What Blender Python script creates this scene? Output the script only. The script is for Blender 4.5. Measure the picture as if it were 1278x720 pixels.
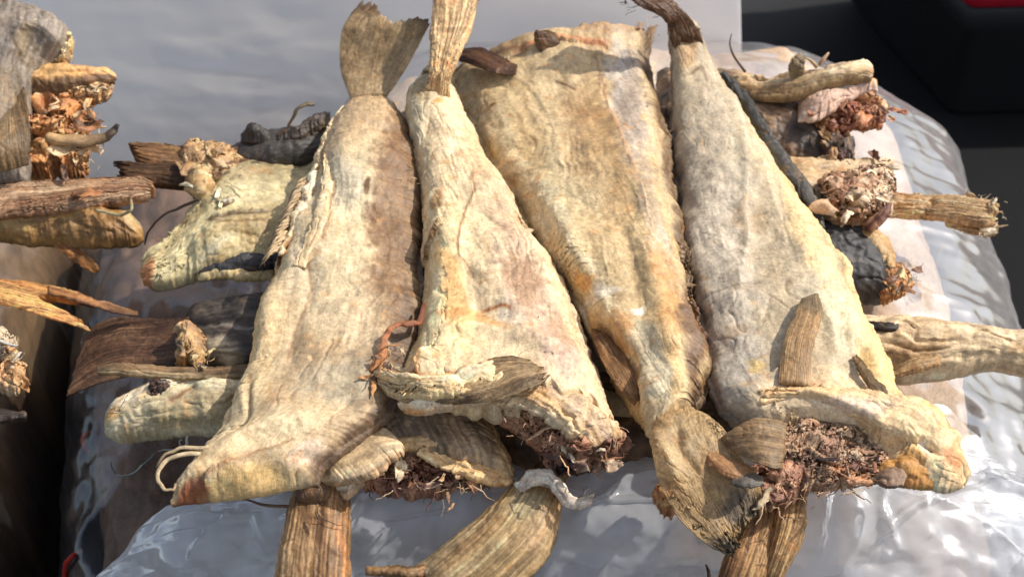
import bpy, math, random
import numpy as np
from mathutils import Vector
R = math.radians
scene = bpy.context.scene
for o in list(bpy.data.objects): bpy.data.objects.remove(o)
COL = scene.collection

# ------------------------------------------------------------------ camera
PITCH = R(45); CZ = 1.65; F = 1756.0
cam = bpy.data.cameras.new('camera'); camo = bpy.data.objects.new('camera', cam); COL.objects.link(camo)
camo.location = (0, 0, CZ); camo.rotation_euler = (R(90) - PITCH, 0, 0)
cam.sensor_width = 36; cam.lens = 36 * F / 1278; cam.clip_end = 500; cam.clip_start = .02
cam.dof.use_dof = True; cam.dof.focus_distance = 1.25; cam.dof.aperture_fstop = 7.0
scene.camera = camo
# ------------------------------------------------------------------ light
SUN_EL, SUN_AZ = 46, 72           # azimuth clockwise from +Y
w = bpy.data.worlds.new('World'); scene.world = w; w.use_nodes = True
nt = w.node_tree; bg = nt.nodes['Background']
sky = nt.nodes.new('ShaderNodeTexSky'); sky.sky_type = 'NISHITA'; sky.sun_disc = False
sky.sun_elevation = R(SUN_EL); sky.sun_rotation = R(SUN_AZ); sky.air_density = 1.0; sky.dust_density = 2.0; sky.ozone_density = .8
hsv = nt.nodes.new('ShaderNodeHueSaturation'); hsv.inputs['Saturation'].default_value = .66; nt.links.new(sky.outputs[0], hsv.inputs['Color']); nt.links.new(hsv.outputs[0], bg.inputs[0]); bg.inputs[1].default_value = 0.15
sl = bpy.data.lights.new('sun', 'SUN'); sl.energy = 3.5; sl.angle = R(.6); sl.color = (1, .95, .88)
so = bpy.data.objects.new('sun', sl); COL.objects.link(so)
sd = Vector((math.cos(R(SUN_EL)) * math.sin(R(SUN_AZ)), math.cos(R(SUN_EL)) * math.cos(R(SUN_AZ)), math.sin(R(SUN_EL))))
so.rotation_euler = sd.to_track_quat('Z', 'Y').to_euler(); so.location = (2, 1, 3)
scene.render.engine = 'CYCLES'
vs = scene.view_settings; vs.view_transform = 'Standard'; vs.look = 'None'; vs.exposure = 0.33; vs.gamma = 1
scene.cycles.transparent_max_bounces = 24; scene.cycles.max_bounces = 8
scene.cycles.sample_clamp_indirect = 4

# ------------------------------------------------------------------ numeric helpers
P0 = 0.70                                   # height of the upper layer of fish above the ground
_cp, _sp = math.cos(PITCH), math.sin(PITCH)
def rays(px, py):
    px = np.asarray(px, float); py = np.asarray(py, float)
    a = px - 639; b = 360 - py
    return np.stack([a, F * _cp + b * _sp, -F * _sp + b * _cp], -1)
def at(px, py, z):                          # picture direction -> point at height z (metres over P0)
    d = rays(px, py); t = (np.asarray(z, float) + P0 - CZ) / d[..., 2]
    p = d * t[..., None]; p[..., 2] += CZ
    return p
def atY(px, py, Y):
    d = rays(px, py); t = Y / d[..., 1]; p = d * t[..., None]; p[..., 2] += CZ
    return p
def _h(ix, iy, iz, s):
    n = (ix.astype(np.uint32) * np.uint32(374761393) + iy.astype(np.uint32) * np.uint32(668265263) + iz.astype(np.uint32) * np.uint32(2147483647) + np.uint32(s * 974711 % 4294967291))
    n = (n ^ (n >> np.uint32(13))) * np.uint32(1274126177); n = (n ^ (n >> np.uint32(16))) * np.uint32(2246822519); n ^= n >> np.uint32(15)
    return (n & np.uint32(0xffff)).astype(float) / 32767.5 - 1
def vn(p, s=0):
    p = np.asarray(p, float); f = np.floor(p); t = p - f; t = t * t * t * (t * (t * 6 - 15) + 10); i = f.astype(np.int64)
    r = 0
    for dx in (0, 1):
        wx = t[..., 0] if dx else 1 - t[..., 0]
        for dy in (0, 1):
            wy = t[..., 1] if dy else 1 - t[..., 1]
            for dz in (0, 1):
                wz = t[..., 2] if dz else 1 - t[..., 2]
                r = r + wx * wy * wz * _h((i[..., 0] + dx) & 0xffffffff, (i[..., 1] + dy) & 0xffffffff, (i[..., 2] + dz) & 0xffffffff, s)
    return r
def fbm(p, o=4, s=0, g=.5):
    p = np.asarray(p, float); r = 0; a = 1; t = 0
    for k in range(o): r = r + a * vn(p * 2.03 ** k + 17.3 * k, s + k); t += a; a *= g
    return r / t * 1.5
def ridge(p, o=3, s=0):
    r = 0; a = 1; t = 0
    for k in range(o): r = r + a * (1 - 2.2 * np.abs(vn(np.asarray(p) * 2.1 ** k + 9.1 * k, s + k))); t += a; a *= .5
    return r / t
def sstep(a, b, x):
    t = np.clip((x - a) / (b - a), 0, 1); return t * t * (3 - 2 * t)
def lin(c):
    c = np.asarray(c, float) / 255; return np.where(c <= .04045, c / 12.92, ((c + .055) / 1.055) ** 2.4)
def polydist(px, py, pts):                  # signed distance to a polyline and position along it
    best = np.full(px.shape, 1e9); sg = np.zeros(px.shape); al = np.zeros(px.shape)
    n = len(pts) - 1
    for k in range(n):
        ax, ay = pts[k]; bx, by = pts[k + 1]; dx, dy = bx - ax, by - ay; L = math.hypot(dx, dy) + 1e-9
        t = np.clip(((px - ax) * dx + (py - ay) * dy) / L / L, 0, 1)
        ex = px - ax - t * dx; ey = py - ay - t * dy; d = np.hypot(ex, ey)
        m = d < best; best = np.where(m, d, best); sg = np.where(m, np.sign(dx * ey - dy * ex), sg); al = np.where(m, (k + t) / n, al)
    return best, sg, al

# ------------------------------------------------------------------ mesh builder
class M:
    def __init__(s): s.v = []; s.f4 = []; s.fn = []; s.c = []; s.uv = []; s.n = 0
    def add(s, v, c, uv, q=None, ng=None):
        s.v.append(v); s.c.append(c); s.uv.append(uv)
        if q is not None and len(q): s.f4.append(np.asarray(q) + s.n)
        for g in (ng or []): s.fn.append([int(i) + s.n for i in g])
        s.n += len(v)
    def build(s, name, mat, parent=None):
        V = np.concatenate(s.v); C = np.concatenate(s.c); U = np.concatenate(s.uv)
        q = np.concatenate(s.f4) if s.f4 else np.zeros((0, 4), int)
        loops = np.concatenate([q.ravel()] + [np.array(g) for g in s.fn]).astype(np.int32)
        tot = np.concatenate([np.full(len(q), 4), np.array([len(g) for g in s.fn], int)]).astype(np.int32)
        st = np.concatenate([[0], np.cumsum(tot)[:-1]]).astype(np.int32)
        me = bpy.data.meshes.new(name); me.vertices.add(len(V)); me.loops.add(len(loops)); me.polygons.add(len(tot))
        off = Vector((0, 0, 0)) if parent is None else parent.location
        me.vertices.foreach_set('co', (V - np.array(off)).ravel().astype(np.float32))
        me.loops.foreach_set('vertex_index', loops); me.polygons.foreach_set('loop_start', st)
        me.polygons.foreach_set('use_smooth', np.ones(len(tot), bool))
        a = me.color_attributes.new('Col', 'FLOAT_COLOR', 'POINT'); c4 = np.ones((len(V), 4), np.float32); c4[:, :3] = lin(np.clip(C, 0, 255)); a.data.foreach_set('color', c4.ravel())
        a = me.attributes.new('uvm', 'FLOAT_VECTOR', 'POINT'); a.data.foreach_set('vector', U.astype(np.float32).ravel())
        me.update(calc_edges=True); me.validate()
        o = bpy.data.objects.new(name, me); COL.objects.link(o); me.materials.append(mat)
        if parent is not None: o.parent = parent
        return o
def catmull(S, T):
    S = np.asarray(S, float); n = len(S); T = np.clip(T, 0, n - 1 - 1e-9); i = np.floor(T).astype(int); t = (T - i)[:, None]
    g = lambda k: S[np.clip(k, 0, n - 1)]
    a, b, c, d = g(i - 1), g(i), g(i + 1), g(i + 2)
    return .5 * ((2 * b) + (c - a) * t + (2 * a - 5 * b + 4 * c - d) * t * t + (3 * b - a - 3 * c + d) * t ** 3)
def paint(px, py, P, uv, u, v, cs, seed):
    """pigment of a dried surface: three colours mixed by noise, edge colour, stains and dark crease lines"""
    c = [np.array(k, float) for k in cs['c']]
    sc = cs.get('sc', 16)
    q = uv * np.array([1, .3, 1]) * sc
    m1 = sstep(-.45, .5, fbm(q, 5, seed))[:, None]; m2 = sstep(.0, .75, fbm(q * 1.7 + 31, 5, seed + 9, .6))[:, None]
    col = c[0] * (1 - m1) + c[1] * m1; col = col * (1 - m2 * .8) + c[2 % len(c)] * m2 * .8
    wx = 9 * fbm(P * 30, 3, seed + 3); wy = 9 * fbm(P * 30 + 50, 3, seed + 4); fine = fbm(P * 140, 3, seed + 5)
    for (x, y, rx, ry, rot, k, a) in cs.get('st', []):
        cr, sr = math.cos(R(rot)), math.sin(R(rot)); dx = px + wx - x; dy = py + wy - y
        d = np.sqrt(((dx * cr + dy * sr) / rx) ** 2 + ((-dx * sr + dy * cr) / ry) ** 2) + fine * .18
        m = (a * (1 - sstep(.45, 1.15, d)))[:, None]; col = col * (1 - m) + np.array(k, float) * m
    if 'edge' in cs:
        for (side, k, wd, a) in cs['edge']:
            d = {0: u, 1: 1 - u, 2: v, 3: 1 - v}[side] + fbm(P * 35, 3, seed + 6) * wd * .5
            m = (a * (1 - sstep(wd * .4, wd, d)))[:, None]; col = col * (1 - m) + np.array(k, float) * m
    for (pts, wd, k, a) in cs.get('ln', []):
        d, sg, al = polydist(px + wx * .22, py + wy * .22, pts); fd = np.minimum(1, np.minimum(al, 1 - al) * 8 + .15)
        m = (min(1, a * 1.3) * fd * np.exp(-(d / wd) ** 2))[:, None]; col = col * (1 - m) + np.array(k, float) * m
    # streaks along the length, orange oil freckles, fine mottling
    stv = fbm(np.stack([uv[:, 0] * cs.get('sx', 320), uv[:, 1] * cs.get('sy', 26), uv[:, 2]], -1), 3, seed + 7)[:, None]
    col = col * (1 + cs.get('str', .07) * stv)
    fr = sstep(.42, .8, fbm(P * 75 + 5, 4, seed + 8, .65))[:, None] * cs.get('fr', .35); col = col * (1 - fr) + np.array(cs.get('frc', (190, 135, 70)), float) * fr
    dirt = sstep(.15, .9, fbm(P * 48 + 21, 5, seed + 14, .7))[:, None] * .24; col = col * (1 - dirt) + col * np.array([.62, .52, .42]) * dirt
    pale = sstep(.25, .9, fbm(P * 26 + 51, 4, seed + 15, .6))[:, None] * .2 * (1 if cs.get('fr', .35) else 0); col = col * (1 - pale) + (col * .5 + np.array([112, 108, 96])) * pale
    col = col * (1 + .09 * fine[:, None]) * np.array([1.03, .985, .935])
    col = np.where(col > 245, 245, col)
    return col
def loft(m, S, nu=60, nv=120, cs=None, pa=2.4, pb=.72, th=.006, lump=.004, wr=.0012, fi=.0004, rag=.003, ragf=60, e0=0, e1=0, ef=9,
         ribs=0, ribd=.0006, ribc=.25, cr=(), seed=1, cap=True, skirt=None, extra=None, wsc=(110, 14), shape=None, tap=.014, cap3=False, leather=1.0, flange=0):
    """m: mesh builder; S rows: (x left, y left, x right, y right, edge height, bulge[, tilt]) in picture directions at real heights"""
    S = np.array([list(s) + [0] * (7 - len(s)) for s in S], float); n = len(S)
    T = np.linspace(0, n - 1, 400); D = catmull(S, T)
    mid = (at(D[:, 0], D[:, 1], D[:, 4]) + at(D[:, 2], D[:, 3], D[:, 4])) / 2
    L = np.concatenate([[0], np.cumsum(np.linalg.norm(np.diff(mid, axis=0), axis=1))]); tot = L[-1]
    u = np.linspace(0, 1, nu); u = .45 * u + .55 * (.5 - .5 * np.cos(math.pi * u)); v = np.linspace(0, 1, nv); U, V = np.meshgrid(u, v)
    r1 = vn(np.stack([U * ef, 0 * U, 0 * U + seed], -1), seed) * .6 + vn(np.stack([U * ef * 3.7, 0 * U, 0 * U], -1), seed + 1) * .4
    k0 = e0 * (.5 + .5 * r1) if e0 else 0 * U
    r2 = vn(np.stack([U * ef, 0 * U + 7, 0 * U + seed], -1), seed + 2) * .6 + vn(np.stack([U * ef * 3.7, 0 * U, 0 * U], -1), seed + 3) * .4
    k1 = e1 * (.5 + .5 * r2) if e1 else 0 * U
    if shape is not None: k1 = k1 + np.interp(U, np.linspace(0, 1, len(shape)), shape)
    VV = k0 + V * (1 - k0 - k1)
    Lv = VV * tot
    g = [np.interp(Lv, L, D[:, k]) for k in range(7)]
    A = at(g[0], g[1], g[4] - g[6]); B = at(g[2], g[3], g[4] + g[6])
    W = np.linalg.norm(B - A, axis=-1)
    jl = rag * (fbm(np.stack([0 * V, Lv * ragf, 0 * V], -1), 5, seed + 11, .75)) / np.maximum(W, .01); jr = rag * (fbm(np.stack([0 * V + 5, Lv * ragf, 0 * V], -1), 5, seed + 12, .75)) / np.maximum(W, .01)
    UU = jl + U * (1 + jr - jl)
    base = A + (B - A) * UU[..., None]
    prof = (1 - np.abs(2 * U - 1) ** pa) ** pb
    if ribs and not cap3:
        if tap > .004: tap = .003
        leather *= .35; lump *= .7
    dE = np.minimum(V, 1 - V) * tot * (1 - k0 - k1); tp = np.sqrt(np.clip(1 - (1 - np.clip(dE / tap, 0, 1)) ** 2, .02, 1)) if tap else 1.0
    hs = .42 if ribs and not cap3 else 1.0
    if ribs and not cap3: prof = (1 - np.abs(2 * U - 1) ** 4)
    prof = prof * tp
    X_ = np.abs(2 * U - 1)
    if flange:
        prof = (.20 * (1 - X_ ** 14) ** .5 + .80 * np.clip(1 - (X_ / (1 - flange * (1 + .5 * vn(np.stack([0 * V, Lv * 30, U * 2 + seed], -1), seed)))) ** pa, 0, 1) ** pb) * tp
        base = base.copy(); base[..., 2] += (.007 * vn(np.stack([0 * V + (U > .5) * 3, Lv * 16, 0 * V + seed], -1), seed + 16) + .003 * vn(np.stack([0 * V + (U > .5) * 3, Lv * 55, 0 * V + seed], -1), seed + 17)) * X_ ** 6
        base[..., 2] += .006 * vn(np.stack([U * 2.2, Lv * 9, 0 * V + seed], -1), seed + 18)
    top = base.copy(); top[..., 2] += g[5] * prof * hs
    dl = np.linalg.norm(np.diff(top, axis=1), axis=-1); arc = np.concatenate([np.zeros((nv, 1)), np.cumsum(dl, 1)], 1); arc = arc - arc[:, nu // 2:nu // 2 + 1]
    uvm = np.stack([arc, Lv, 0 * U + seed * .37], -1)
    em = (1 - np.abs(2 * U - 1) ** 10) * np.minimum(1, tp + .3)
    d = lump * fbm(top * 20, 3, seed + 20) * (.35 + .65 * em)
    wm = wr * (.15 + .85 * sstep(-.2, .6, fbm(top * 14 + 3, 2, seed + 23)))
    d = d + wm * .6 * ridge(np.stack([arc * wsc[0] + 2.2 * fbm(top * 9, 2, seed), Lv * wsc[1] * .5, 0 * U + seed], -1), 3, seed + 21) * em
    d = d + wm * .35 * ridge(np.stack([arc * 25 + 2 * fbm(top * 12 + 4, 2, seed), Lv * 60 + 2 * fbm(top * 12, 2, seed), 0 * U + seed], -1), 2, seed + 25) * em
    # leathery drying folds: sharp valleys, long along the piece, in patches; fine crinkle on top
    lm = sstep(-.25, .55, fbm(top * 11 + 9, 2, seed + 27))
    d = d - .0032 * (1.3 if flange else 1) * leather * lm * em * np.maximum(0, 1 - 5 * np.abs(vn(np.stack([arc * 42 + 1.6 * fbm(top * 16 + 2, 3, seed), Lv * 9 + fbm(top * 10, 2, seed), 0 * U + seed * .7], -1), seed + 28)))
    d = d - .0016 * leather * (1 - lm * .5) * em * np.maximum(0, 1 - 4 * np.abs(vn(np.stack([arc * 95 + 1.6 * fbm(top * 30 + 2, 2, seed), Lv * 38 + 1.6 * fbm(top * 30, 2, seed), 0 * U + seed * .7], -1), seed + 29)))
    d = d + (.0010 * fbm(top * 70, 3, seed + 26, .6) + fi * fbm(top * 260, 3, seed + 22)) * leather ** .5
    if ribs:
        ph = (UU + .02 * vn(np.stack([UU * 6, Lv * 4, 0 * U], -1), seed)) * 2 * math.pi * ribs * 1.7 + 1.5 * np.sin(UU * 17)
        rr = (1 - np.abs(np.sin(ph / 2)) ** .6 * 2) * (.6 + .4 * vn(np.stack([UU * ribs * 1.7, 0 * U, 0 * U], -1), seed + 2)); d = d - ribd * .36 * rr * np.clip(.35 + Lv / tot * 1.2, 0, 1); rc = -rr * ribc * .8
    PX = g[0] + (g[2] - g[0]) * UU; PY = g[1] + (g[3] - g[1]) * UU
    for (pts, wd, dep, kind) in cr:
        wob = 2.5 * fbm(base * 60, 2, seed + 30)
        dd, sg, al = polydist(PX + wob, PY + wob, pts); fd = np.minimum(1, np.minimum(al, 1 - al) * 6)
        if kind == 0: dep = dep * 1.3; d = d + dep * fd * np.exp(-(dd / wd) ** 2)
        else: d = d + dep * fd * np.where(sg * kind > 0, np.exp(-(dd / wd)), 0)
    if extra is not None: d = d + extra(U, VV, top, PX, PY)
    gu = np.gradient(top, axis=1); gv = np.gradient(top, axis=0); nn = np.cross(gv, gu); nn /= np.linalg.norm(nn, axis=-1, keepdims=True) + 1e-12
    nn *= np.sign(nn[..., 2:3] + 1e-9)
    top = top + nn * d[..., None]
    fl = lambda a: a.reshape(-1, a.shape[-1]) if a.ndim == 3 else a.ravel()
    col = paint(PX.ravel(), PY.ravel(), fl(base), fl(uvm), U.ravel(), VV.ravel(), cs, seed)
    if ribs: col = col * (1 + np.ravel(rc)[:, None])
    idx = np.arange(nu * nv).reshape(nv, nu)
    q = np.stack([idx[:-1, :-1], idx[:-1, 1:], idx[1:, 1:], idx[1:, :-1]], -1).reshape(-1, 4)
    m.add(fl(top), col, fl(uvm), q)
    o0 = m.n - nu * nv
    # underside
    step = 3 if nu > 12 else 1
    ub = list(range(0, nu, step));
    if ub[-1] != nu - 1: ub.append(nu - 1)
    ub = np.array(ub)
    bot = base[:, ub].copy()
    if skirt is not None: bot[..., 2] = skirt
    else:
        bot[..., 2] = np.minimum(bot[..., 2] - th * (.25 + prof[:, ub]), top[:, ub, 2] - th * .5)
        bot[:, 0] = top[:, 0] - np.array([0, 0, th * .3]); bot[:, -1] = top[:, -1] - np.array([0, 0, th * .3])
    nb = len(ub); ib = np.arange(nb * nv).reshape(nv, nb) + nu * nv
    qb = np.stack([ib[:-1, 1:], ib[:-1, :-1], ib[1:, :-1], ib[1:, 1:]], -1).reshape(-1, 4)
    cb = col.reshape(nv, nu, 3)[:, ub].reshape(-1, 3) * .92; uvb = uvm[:, ub].reshape(-1, 3)
    s_l = np.stack([idx[:-1, 0], idx[1:, 0], ib[1:, 0], ib[:-1, 0]], -1); s_r = np.stack([idx[1:, -1], idx[:-1, -1], ib[:-1, -1], ib[1:, -1]], -1)
    ng = []
    if cap:   # close both ends with strips of quads / triangles
        for row, flip in ((0, 0), (nv - 1, 1)):
            for k in range(nb - 1):
                a, b = ub[k], ub[k + 1]
                g_ = [int(idx[row, j]) for j in range(a, b + 1)] + [int(ib[row, k + 1]), int(ib[row, k])]
                ng.append(g_ if flip else g_[::-1])
    m.v.append(bot.reshape(-1, 3)); m.c.append(cb); m.uv.append(uvb)
    m.f4.append(np.concatenate([qb, s_l, s_r]) + o0); m.fn += [[i + o0 for i in g_] for g_ in ng]; m.n += nb * nv
    return m
def tube(m, pts, rad, col, ns=6, flat=1.0, seed=0, jit=0.0, sub=6):
    """tapered strand through 3-D points; rad = list of radii; col = start / end colour"""
    pts = np.array([tuple(p) for p in pts], float); n = len(pts); T = np.linspace(0, n - 1, (n - 1) * sub + 1); P = catmull(pts, T)
    r = np.interp(T, np.linspace(0, n - 1, len(rad)), rad)
    if jit: P = P + jit * np.stack([vn(np.stack([T * 2.1, 0 * T + seed, 0 * T + k], -1), seed + k) for k in range(3)], -1)
    tg = np.gradient(P, axis=0); tg /= np.linalg.norm(tg, axis=1, keepdims=True) + 1e-12
    up = np.array([0.05, .1, 1.0]); sx = np.cross(tg, up); sx /= np.linalg.norm(sx, axis=1, keepdims=True) + 1e-12; sz = np.cross(sx, tg)
    a = np.linspace(0, 2 * math.pi, ns, endpoint=False)
    rr = r[:, None] * (1 + .18 * vn(np.stack([np.repeat(T[:, None], ns, 1) * 1.7, np.repeat(a[None], len(T), 0) * 2, np.zeros((len(T), ns)) + seed], -1), seed))
    V = P[:, None] + sx[:, None] * (rr * np.cos(a))[..., None] + sz[:, None] * (rr * flat * np.sin(a))[..., None]
    c0, c1 = np.array(col[0], float), np.array(col[-1], float); tt = (T / (n - 1))[:, None, None]
    C = (c0 * (1 - tt) + c1 * tt) * (1 + .12 * vn(V * 200, seed)[..., None])
    nT = len(T); idx = np.arange(nT * ns).reshape(nT, ns); nx = np.roll(idx, -1, 1)
    q = np.stack([idx[:-1], nx[:-1], nx[1:], idx[1:]], -1).reshape(-1, 4)
    uv = np.stack([np.repeat(a[None], nT, 0) * .01, np.repeat(T[:, None], ns, 1) * .02, np.zeros((nT, ns))], -1)
    m.add(V.reshape(-1, 3), C.reshape(-1, 3), uv.reshape(-1, 3), q, [list(idx[0][::-1]), list(idx[-1])])
def shreds(m, path, n, size, cols, z0, z1, dirv=(0, -1), spread=70, seed=0, wide=10, thin=.0007):
    """torn flakes and fibres sticking out along a path given in picture directions"""
    rng = random.Random(seed); path = np.array(path, float)
    for _ in range(int(n * .32)):
        t = rng.random() * (len(path) - 1); i = min(int(t), len(path) - 2); p = path[i] + (path[i + 1] - path[i]) * (t - i)
        p = p + np.array([rng.gauss(0, wide), rng.gauss(0, wide)]); z = z0 + (z1 - z0) * rng.random()
        a = math.atan2(dirv[1], dirv[0]) + R(rng.gauss(0, spread / 2)); s = size * (.22 + rng.random() ** 2.5 * 1.1)
        b = at(p[0], p[1], z); d = np.array([math.cos(a), math.sin(a), rng.uniform(-.5, .5)]); d /= np.linalg.norm(d)
        bend = np.array([rng.uniform(-1, 1), rng.uniform(-1, 1), rng.uniform(-.6, 1)]) * s * .4
        c = np.array(rng.choice(cols), float) * rng.uniform(.75, 1.15); c2 = np.array(rng.choice(cols), float)
        wv = max(.0004, s * rng.choice([.03, .04, .05, .08, .2]))
        tube(m, [b - d * s * .4, b + d * s * .2, b + d * s * .65 + bend * .5, b + d * s + bend], [wv * .7, wv, wv * .7, thin * .5], [c, c * .5 + c2 * .5], 5, rng.uniform(.12, .35), seed + _, s * .08, 3)
def leaves(m, path, n, size, cols, z0, z1, seed=0, wide=6, tilt=1.0):
    """torn membranes: small bent ragged sheets with thickness, scattered along a path"""
    rng = np.random.RandomState(seed); path = np.array(path, float); a, b = 9, 7
    I, J = np.meshgrid(np.linspace(-1, 1, a), np.linspace(-1, 1, b)); idx = np.arange(a * b).reshape(b, a)
    q = np.stack([idx[:-1, :-1], idx[:-1, 1:], idx[1:, 1:], idx[1:, :-1]], -1).reshape(-1, 4); k = a * b
    ring = list(idx[0]) + list(idx[1:, -1]) + list(idx[-1, -2::-1]) + list(idx[-2:0:-1, 0]); rq = np.array([[ring[i], ring[i - 1], ring[i - 1] + k, ring[i] + k] for i in range(len(ring))])
    size *= .7; tilt *= .7
    for _ in range(max(3, int(n * .35))):
        t = rng.rand() * (len(path) - 1); i = min(int(t), len(path) - 2); p = path[i] + (path[i + 1] - path[i]) * (t - i) + rng.randn(2) * wide
        c0 = at(p[0], p[1], z0 + (z1 - z0) * rng.rand()); s = size * (.45 + rng.rand() ** 1.6 * .9); w_ = s * (.25 + .45 * rng.rand())
        th = rng.rand() * 6.28; e1 = np.array([math.cos(th), math.sin(th), rng.uniform(-.5, .5) * tilt]); e1 /= np.linalg.norm(e1)
        nn = np.array([rng.uniform(-.8, .8) * tilt, rng.uniform(-1, .4) * tilt, 1.0]); e2 = np.cross(nn, e1); e2 /= np.linalg.norm(e2); nn = np.cross(e1, e2)
        out = 1 + .35 * vn(np.stack([I * 1.7, J * 1.7, 0 * I + _], -1), seed)
        taper = 1 - .55 * np.clip(I, 0, 1) ** 1.5
        bend = rng.uniform(-.5, .5) * I ** 2 + rng.uniform(-.9, .9) * J ** 2 * w_ / s + .28 * vn(np.stack([I * 2.3, J * 2.3, 0 * I + _ * 3], -1), seed + 1)
        P = c0 + e1 * (I * s * out)[..., None] + e2 * (J * w_ * out * taper)[..., None] + nn * (bend * s)[..., None]
        P = P.reshape(-1, 3); B = P - nn * .0006; ca = np.array(cols[rng.randint(len(cols))], float); cb_ = np.array(cols[rng.randint(len(cols))], float)
        mixv = sstep(-.3, .6, vn(np.stack([I * 1.5, J * 1.5, 0 * I + 9 + _], -1), seed + 2)).reshape(-1, 1); C = (ca * (1 - mixv) + cb_ * mixv) * rng.uniform(.85, 1.1)
        uv = np.stack([J.ravel() * w_, I.ravel() * s, 0 * I.ravel() + _ * .01], -1)
        m.add(np.concatenate([P, B]), np.concatenate([C, C * .9]), np.concatenate([uv, uv]), np.concatenate([q, q[:, ::-1] + k, rq]))
def clump(m, S, cs, nu=70, nv=70, seed=5, amp=.010, h_th=.012, **kw):
    """torn flesh: a strongly ridged ragged lump whose colour follows its own pits of dried blood"""
    def ex(U, V, b, PX, PY):
        wq = b + .009 * np.stack([fbm(b * 50 + k, 2, seed + 43 + k) for k in range(3)], -1)
        r = ridge(wq * np.array([15, 34, 26]) + 3, 4, seed + 40) * .85 + fbm(wq * np.array([50, 120, 90]), 2, seed + 41) * .16; ex.q = fbm(wq * 60 + 9, 3, seed + 42)
        ex.r = r
        return 1.35 * amp * r * (1 - np.abs(2 * U - 1) ** 6)
    k = len(m.c)
    loft(m, S, nu, nv, cs, seed=seed, th=h_th, lump=.004, wr=.001, fi=.0003, rag=.009, ragf=110, e0=.1, e1=.16, ef=11, extra=ex, **kw)
    r = ex.r.ravel()[:, None]; dk = np.array(cs.get('pit', (48, 22, 18)), float); md = np.array(cs.get('pit2', (130, 62, 40)), float)
    a = (1 - sstep(-.5, -.02, r)) * .92; b = sstep(.05, .5, ex.q.ravel()[:, None]) * .5
    c = m.c[k]; c = c * (1 - b) + md * b; m.c[k] = c * (1 - a) + dk * a

# ------------------------------------------------------------------ materials
def mat(name):
    m = bpy.data.materials.new(name); m.use_nodes = True; return m, m.node_tree.nodes, m.node_tree.links
def fish_mat(name, rough=.55, bump=.35, trans=0.0, spec=.3, sat=.94, gain=1.0):
    m, N, L = mat(name); p = N['Principled BSDF']
    at_ = N.new('ShaderNodeAttribute'); at_.attribute_name = 'Col'; uv = N.new('ShaderNodeAttribute'); uv.attribute_name = 'uvm'
    tc = N.new('ShaderNodeTexCoord'); geo = N.new('ShaderNodeNewGeometry')
    n1 = N.new('ShaderNodeTexNoise'); n1.inputs['Scale'].default_value = 300; n1.inputs['Detail'].default_value = 6; n1.inputs['Roughness'].default_value = .65; n1.inputs['Distortion'].default_value = .5; L.new(geo.outputs['Position'], n1.inputs['Vector'])
    mp = N.new('ShaderNodeMapping'); mp.inputs['Scale'].default_value = (1500, 150, 100); L.new(uv.outputs['Vector'], mp.inputs['Vector'])
    n2 = N.new('ShaderNodeTexNoise'); n2.inputs['Scale'].default_value = 1; n2.inputs['Detail'].default_value = 3; n2.inputs['Distortion'].default_value = .6; L.new(mp.outputs[0], n2.inputs['Vector'])
    mp2 = N.new('ShaderNodeMapping'); mp2.inputs['Scale'].default_value = (160, 900, 100); mp2.inputs['Rotation'].default_value = (0, 0, .35); L.new(uv.outputs['Vector'], mp2.inputs['Vector'])
    n3 = N.new('ShaderNodeTexNoise'); n3.inputs['Scale'].default_value = 1; n3.inputs['Detail'].default_value = 3; n3.inputs['Distortion'].default_value = 1.0; L.new(mp2.outputs[0], n3.inputs['Vector'])
    def mth(op, a, b):
        x = N.new('ShaderNodeMath'); x.operation = op
        for i, k in enumerate((a, b)):
            if hasattr(k, 'links'): L.new(k, x.inputs[i])
            else: x.inputs[i].default_value = k
        return x.outputs[0]
    s = mth('ADD', mth('ADD', mth('MULTIPLY', n1.outputs[0], 1.5), mth('MULTIPLY', n2.outputs[0], .75)), mth('MULTIPLY', n3.outputs[0], .45))
    rmp = N.new('ShaderNodeMapRange'); rmp.inputs[1].default_value = 1.0; rmp.inputs[2].default_value = 1.7; rmp.inputs[3].default_value = .60 * gain; rmp.inputs[4].default_value = 1.26 * gain; L.new(s, rmp.inputs[0])
    mul = N.new('ShaderNodeVectorMath'); mul.operation = 'SCALE'; L.new(at_.outputs['Color'], mul.inputs[0]); L.new(rmp.outputs[0], mul.inputs['Scale'])
    hs = N.new('ShaderNodeHueSaturation'); hs.inputs['Saturation'].default_value = sat; L.new(mul.outputs[0], hs.inputs['Color'])
    L.new(hs.outputs[0], p.inputs['Base Color'])
    p.inputs['Specular IOR Level'].default_value = spec
    rr = N.new('ShaderNodeMapRange'); rr.inputs[1].default_value = 1.0; rr.inputs[2].default_value = 1.7; rr.inputs[3].default_value = rough - .1; rr.inputs[4].default_value = rough + .15; L.new(s, rr.inputs[0]); L.new(rr.outputs[0], p.inputs['Roughness'])
    b = N.new('ShaderNodeBump'); b.inputs['Strength'].default_value = bump; b.inputs['Distance'].default_value = .0012; L.new(s, b.inputs['Height']); L.new(b.outputs[0], p.inputs['Normal'])
    if trans:
        t = N.new('ShaderNodeBsdfTranslucent'); L.new(hs.outputs[0], t.inputs[0]); mx = N.new('ShaderNodeMixShader'); mx.inputs[0].default_value = trans
        L.new(p.outputs[0], mx.inputs[1]); L.new(t.outputs[0], mx.inputs[2]); L.new(mx.outputs[0], N['Material Output'].inputs['Surface'])
    return m
SKIN = fish_mat('dried_fish_skin', .45, .38, 0, .42)
FIN = fish_mat('dried_fin', .42, .25, .42, .45)
MEAT = fish_mat('torn_dried_flesh', .4, .6, 0, .5)
PALE = fish_mat('pale_dried_hide', .42, .4, .06, .35)
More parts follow.
